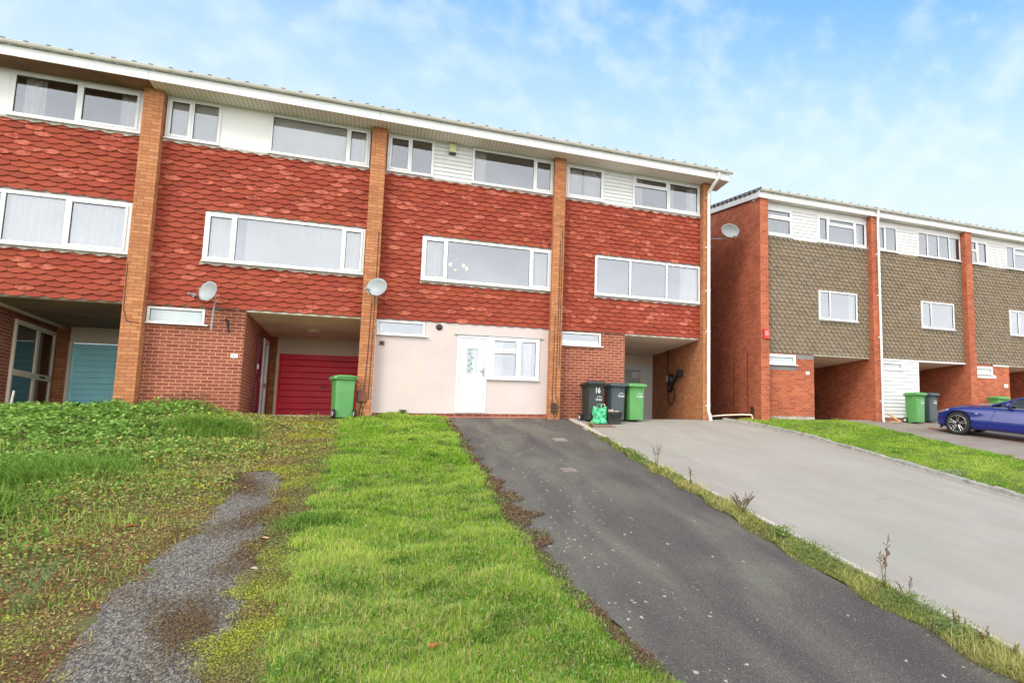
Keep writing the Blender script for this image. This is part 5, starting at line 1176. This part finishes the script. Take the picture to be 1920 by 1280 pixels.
green = blend(np.clip(rng.normal(0.5, 0.3, n), 0, 1), C3(92, 142, 46), C3(176, 208, 108))
sedum = blend(np.clip(rng.normal(0.45, 0.3, n) + 0.3 * e2, 0, 1), C3(166, 138, 86), C3(200, 198, 118))
rust = blend(rng.random(n), C3(128, 78, 56), C3(176, 126, 88))
moss = blend(rng.random(n), C3(164, 170, 50), C3(206, 208, 84))
c = green.copy(); r_ = rng.random(n)
k = r_ > lush; c[k] = sedum[k]
k2_ = k & (rng.random(n) < np.clip(0.08 + 0.55 * near * (e2 + 0.3) + 0.12 * (near > 0.7), 0, 0.7)); c[k2_] = rust[k2_]
k3 = (~k2_) & (rng.random(n) < np.clip((e3 - 0.35) * 1.6 + 0.06, 0, 0.5)) & (pathd > 0.35); c[k3] = moss[k3]
c *= 1.14; k4 = rng.random(n) < 0.06; c[k4] *= 0.45
sz = (0.006 + 0.0024 * d) * rng.uniform(0.6, 1.4, n) * (0.8 + 0.7 * lush)
e5 = vsn(x, y, 4.5, 3.3)
zh = rng.random(n) ** 0.7 * (0.014 + 0.16 * lush * np.clip(0.6 + 0.5 * e + 0.6 * e5, 0.1, 2))
V = [leaves(x, y, vH(x, y) + np.maximum(zh, 0.002), sz, c, 0.45)]
o = npmesh('ground_cover', *merge(V)); pass
nb = 60000; gx, gy, gd = scatter(nb, -10.5, -0.7, -16, -0.02, in_bank, 1.8); eg = vsn(gx, gy, 1.6, 4.0); pdg = np.clip((gx + 4.2) / 2.6, 0, 1); kk = rng.random(nb) < np.clip(0.75 - 0.6 * pdg + 0.5 * eg, 0.04, 1); gx, gy, gd, eg = gx[kk], gy[kk], gd[kk], eg[kk]; nb = len(gx)
cb = blend(np.clip(rng.normal(0.5, 0.3, nb), 0, 1), C3(110, 160, 50), C3(200, 204, 112))
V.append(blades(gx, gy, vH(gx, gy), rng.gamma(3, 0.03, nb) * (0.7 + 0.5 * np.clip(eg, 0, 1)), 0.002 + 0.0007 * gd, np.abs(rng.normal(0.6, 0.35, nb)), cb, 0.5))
bpy.data.objects.remove(o); o = npmesh('ground_cover', *merge(V)); tag(o, 'overgrown bank of ivy, sedum and moss left of the chippings', 'ground cover', None, 'stuff')
# moss and debris between path and lawn
def in_ms(x, y): return (x > np.where(-y < 7, -1.6, np.interp(-y, [7, 8.4, 9.6, 11.3, 12.8, 20], [-1.24, -1.1, -1.08, -0.95, -0.88, -0.88]) - 0.08 * np.sin(y * 5) - 0.05 * np.sin(y * 13) + rng.normal(-0.03, 0.05, len(x)))) & (x < lx(y) + 0.06)
n = 130000; x, y, d = scatter(n, -1.6, -0.45, -18, -0.1, in_ms, 1.8)
e = vsn(x, y, 3.1, 0.3); e2 = vsn(x, y, 1.3, 3.0)
moss = blend(rng.random(n), C3(172, 180, 52), C3(214, 214, 92)); brown = blend(rng.random(n), C3(136, 104, 66), C3(196, 172, 120)); gr_ = blend(rng.random(n), C3(120, 140, 70), C3(168, 178, 110))
c = brown.copy(); k = rng.random(n) < np.clip(0.4 + 0.9 * e, 0, 0.95); c[k] = moss[k]; k = rng.random(n) < np.clip(0.2 + 0.4 * e2 + (x - lx(y) + 0.25), 0, 0.8); c[k] = gr_[k]
o = npmesh('moss', *leaves(x, y, vH(x, y) + 0.014 + rng.random(n) * 0.025, (0.004 + 0.0014 * d) * rng.uniform(0.7, 1.3, n), c, 0.4)); tag(o, 'yellow moss and brown debris between the chippings and the lawn', 'moss', None, 'stuff')
# thin sedum creeping over the chippings
n = 26000
def in_g(x, y): return (x > -1.8) & (x < -0.95) & (y < -7) & (vsn(x * 2.6, y * 0.75, 2.2, 2.2) + rng.normal(0, 0.55, len(x)) > 0.75)
x, y, d = scatter(n, -1.8, -0.95, -16, -7, in_g, 1.8); c = blend(rng.random(n), C3(112, 70, 48), C3(160, 136, 84))
tag(npmesh('sedum_mat', *leaves(x, y, vH(x, y) + 0.016 + rng.random(n) * 0.012, (0.005 + 0.0014 * d) * rng.uniform(0.7, 1.2, n), c, 0.35)), 'reddish sedum creeping over the grey chippings', 'sedum', None, 'stuff')
# debris along the left edge of the black drive
def in_d(x, y): wd = np.interp(-y, [0.3, 2, 4, 7, 9, 10.3, 11.4, 12.2, 13.5, 16], [0.03, 0.09, 0.13, 0.12, 0.22, 0.32, 0.25, 0.1, 0.06, 0.05]); return (x > rx(y) - 0.08) & (x < rx(y) + wd * (0.75 + 0.35 * np.sin(y * 6 + 1) + 0.2 * np.sin(y * 15)))
n = 30000; x, y, d = scatter(n, 1.1, 2.1, -16, -0.3, in_d, 1.5)
c = blend(rng.random(n), C3(104, 70, 52), C3(176, 150, 118)); k = rng.random(n) < np.clip((vsn(x, y, 2.0, 1) + 0.2) * 0.6, 0, 0.6); c[k] = blend(rng.random(k.sum()), C3(110, 126, 70), C3(176, 186, 132))
tag(npmesh('leaf_litter', *leaves(x, y, vH(x, y) + 0.012 + rng.random(n) * 0.03, (0.004 + 0.0016 * d) * rng.uniform(0.7, 1.4, n), c, 0.5)), 'brown leaf litter and small weeds along the left edge of the black driveway', 'leaf litter', None, 'stuff')
# weedy verge by the pale edging
def in_v(x, y): wl = np.interp(-y, [1.5, 3.0, 5, 7.4, 10, 12.3, 16, 20], [4.19, 4.16, 4.06, 3.98, 3.98, 3.84, 3.88, 3.88]); return (x > wl + 0.05 * np.sin(y * 5)) & (x < 4.22)
n = 50000; x, y, d = scatter(n, 3.7, 4.25, -18, -1.4, in_v, 1.2)
e = vsn(x, y, 2.3, 1.0); dens = np.clip((-y - 2.5) / 2, 0.15, 1)
hh = np.clip(rng.gamma(2.2, 0.022, n) * (0.9 + 0.6 * e) * dens, 0.008, 0.2); c = blend(np.clip(rng.normal(0.5, 0.35, n) + 0.3 * e, 0, 1), C3(130, 158, 60), C3(222, 206, 134))
V = [blades(x, y, vH(x, y), hh, 0.003 + 0.0006 * d, np.abs(rng.normal(0.8, 0.5, n)), c)]
n = 22000; x, y, d = scatter(n, 3.7, 4.25, -18, -1.4, in_v, 1.2); e = vsn(x, y, 1.7, 3.0); dens = np.clip((-y - 2.5) / 2, 0.1, 1)
c = blend(np.clip(rng.normal(0.5, 0.3, n), 0, 1), C3(96, 128, 58), C3(160, 178, 104)); k = rng.random(n) < np.clip(0.35 - 0.6 * e, 0.05, 0.8); c[k] = blend(rng.random(k.sum()), C3(120, 84, 58), C3(190, 160, 120))
V.append(leaves(x, y, vH(x, y) + 0.01 + rng.random(n) * 0.09 * dens * np.clip(0.5 + e, 0.15, 1.4), (0.006 + 0.0018 * d) * rng.uniform(0.7, 1.3, n), c, 0.6))
tag(npmesh('verge_weeds', *merge(V)), 'ragged strip of weeds and dry grass along the pale concrete edging', 'weeds', None, 'stuff')
# unseen carport floors, added in a pale tone to bounce light into the carports
M_bfloor = plain('pale_bounce_floor', S(190, 180, 166), 0.9, var=0.12, nscale=3)
for lab, a, b_, z in (('unseen pale carport floor added to bounce light before the blue garage door', -7.2, -4.91, -0.07), ('unseen pale carport floor added to bounce light before the red garage door', -2.84, -0.63, -0.07), ('unseen pale floor added to bounce light in the carport with the dark bin', 11.88, 14.01, -0.085), ('unseen pale floor added to bounce light in the carport behind the green bin', 16.01, 18.14, -0.085), ('unseen pale floor added to bounce light in the carport behind the blue car', 20.32, 22.29, -0.085)):
    o = MB().box(a, b_, 0.02, 4.12, -0.3, z).build('carport_bounce_floor', M_bfloor); tag(o, lab, None, None, 'structure')
# individual plants
def stalk_plant(label, x, y, h, n=3, spread=0.08, col=(120, 96, 66), leafc=None, name='weed_stalk', cat='weed', heads=True, group='dry weed stalks in the verge'):
    t = thing(name, label, cat, (x, y, H(x, y)), 0, group); ORG[t.name] = (0, 0, 0); V = []; tr = MB()
    m = plain('stem_' + name, S(*col), 0.8)if ('stem_' + name) not in MATS else MATS['stem_' + name]
    for k in range(n):
        a = random.uniform(0, 6.28); bx_, by = spread * 0.2 * cos(a), spread * 0.2 * sin(a); hh = h * random.uniform(0.65, 1.0); dx, dy = spread * cos(a), spread * sin(a)
        pts = [(bx_ + dx * q * q, by + dy * q * q, hh * q) for q in (0, 0.35, 0.7, 1.0)]; tr.tube(pts, [0.005, 0.004, 0.003, 0.0015], 5)
        if heads:
            for q in range(9): z = hh * (0.55 + 0.45 * q / 9); b0 = random.uniform(0, 6.28); L = 0.035 * h / 0.4 * (1.2 - q / 12); f = (z / hh) ** 2; tr.tube([(bx_ + dx * f, by + dy * f, z), (bx_ + dx * f + L * cos(b0), by + dy * f + L * sin(b0), z + L * 0.9)], [0.002, 0.005], 4)
    tr.build('stem', m, t)
    nl = 60 if leafc is None else 320
    lc = leafc or ((120, 140, 70), (170, 160, 100))
    xx = rng.normal(0, spread * (0.5 if leafc else 0.4), nl); yy = rng.normal(0, spread * (0.5 if leafc else 0.4), nl); zz_ = rng.random(nl) * h * (0.8 if leafc else 0.3)
    V, F, C = leaves(xx, yy, zz_, rng.uniform(0.018, 0.045, nl), blend(rng.random(nl), C3(*lc[0]), C3(*lc[1])), 0.6)
    npmesh('foliage', V, F, C, t); return t
stalk_plant('thin dry weed stalk at the upper end of the verge', 4.14, -7.5, .42, 3, .06)
stalk_plant('slim dark stalks leaning over the edging halfway along the verge', 4.14, -9.1, .36, 2, .03)
stalk_plant('broad spray of dry grass stems above the pale edging', 4.14, -10.9, .30, 16, .14, (176, 150, 110))
stalk_plant('tallest dry weed stalk standing alone in the lower verge', 4.12, -13.95, .52, 3, .05)
stalk_plant('leaning dry stalk just right of the tallest verge stalk', 4.16, -14.25, .28, 2, .1)
stalk_plant('reddish dry seed head low in the verge', 4.1, -14.95, .2, 3, .04, (168, 112, 84))
stalk_plant('pale fluffy dry stalks low in the verge near the bottom edge', 4.1, -15.25, .18, 5, .06, (196, 170, 140))
stalk_plant('small reddish seed stalk nearest the bottom right corner', 4.12, -15.5, .14, 3, .04, (168, 112, 84))
stalk_plant('leafy green weed clump halfway along the verge', 4.06, -12.1, .2, 6, .12, leafc=((92, 132, 50), (170, 196, 96)), name='leafy_weed', group='leafy weeds', heads=False)
stalk_plant('small leafy green weed high on the verge', 4.08, -8.0, .12, 4, .1, leafc=((92, 132, 50), (150, 176, 96)), name='leafy_weed', group='leafy weeds', heads=False)
stalk_plant('yellow green tuft by the rusty drain cover', 4.36, -2.0, .16, 5, .07, leafc=((150, 150, 60), (206, 196, 100)), name='leafy_weed', group='leafy weeds', heads=False)
stalk_plant('grey green thistle rosette low in the verge', 4.0, -14.9, .1, 5, .13, leafc=((98, 128, 84), (160, 182, 136)), name='leafy_weed', group='leafy weeds', heads=False)
stalk_plant('pale wilted weed on the right lawn', 9.35, -9.0, .14, 8, .25, leafc=((150, 176, 120), (206, 216, 170)), name='leafy_weed', group='leafy weeds', heads=False)
stalk_plant('tall wispy green grass stalks at the left edge', -2.2, -13.6, .55, 8, .1, (110, 130, 80), name='tall_grass', cat='tall grass', group='tall grass stalks')
stalk_plant('thin pale grass stalks in the sedum left of the chippings', -2.2, -12.4, .4, 6, .16, (176, 160, 110), name='tall_grass', cat='tall grass', group='tall grass stalks')
stalk_plant('brown leafed low shrub against the red brick wall', -3.75, -0.25, .42, 16, .45, (110, 70, 50), leafc=((110, 80, 50), (122, 146, 70)), name='shrub', cat='shrub', group='low shrubs on the bank', heads=False)
stalk_plant('small dark green shrub at the foot of the first brick pier', -4.75, -0.5, .42, 8, .14, leafc=((60, 92, 40), (110, 140, 66)), name='shrub', cat='shrub', group='low shrubs on the bank', heads=False)
stalk_plant('tiny weed growing up against the pink wall', 0.35, -0.1, .16, 4, .07, leafc=((110, 130, 60), (150, 170, 90)), name='leafy_weed', group='leafy weeds', heads=False)
# long fine grass clumps in the bank
for lab, x, y, r, nn, hh in (('large tussock of long fine grass in the middle of the ivy bank', -3.6, -7.3, 0.75, 5000, .34), ('dark tussock of long grass low on the ivy bank', -3.9, -9.6, 0.7, 6000, .32), ('tussock of long grass near the top of the ivy bank', -2.75, -3.4, 0.65, 4500, .3), ('tussock of long grass at the far left of the bank', -4.6, -11.2, 0.6, 4000, .3), ('bushy tussock of grass by the left edge of the lawn', -0.62, -10.3, 0.3, 1800, .13)):
    gx = x + rng.normal(0, r * 0.45, nn); gy = y + rng.normal(0, r * 0.6, nn); n_ = nn
    c = blend(rng.random(n_), C3(84, 130, 38), C3(156, 190, 82)); V = blades(gx, gy, vH(gx, gy), rng.uniform(0.5, 1, n_) * hh, np.full(n_, 0.008), np.abs(rng.normal(0.75, 0.35, n_)), c, 0.5)
    o = npmesh('grass_tussock', *V); tag(o, lab, 'grass tussock', 'long grass tussocks')
# fallen leaves
ml = [plain('dead_leaf_orange', S(206, 110, 60), 0.8), plain('dead_leaf_tan', S(206, 168, 136), 0.8)]
for lab, x, y, k in (('orange fallen leaf on the sedum left of the chippings', -2.15, -10.2, 0), ('curled tan leaf on the moss by the upper chippings', -0.98, -10.9, 1), ('tan fallen leaf on the moss halfway down the lawn edge', -0.93, -11.9, 1), ('pale fallen leaf left of the wide part of the chippings', -2.05, -11.9, 1), ('orange fallen leaf low in the centre lawn', 0.35, -14.1, 0)):
    t = thing('fallen_leaf', lab, 'leaf', (x, y, H(x, y) + 0.045), random.uniform(0, 6), 'fallen leaves'); ORG[t.name] = (0, 0, 0)
    w_ = 0.05; pts = [(-w_, 0, 0), (-w_ * .5, -w_ * .5, .012), (w_ * .3, -w_ * .55, .02), (w_ * 1.1, 0, 0.004), (w_ * .3, w_ * .55, .02), (-w_ * .5, w_ * .5, .012), (0.1 * w_, 0, -0.006)]
    MB().add(pts, [(0, 1, 6), (1, 2, 6), (2, 3, 6), (3, 4, 6), (4, 5, 6), (5, 0, 6)], True).build('blade', ml[k], t)
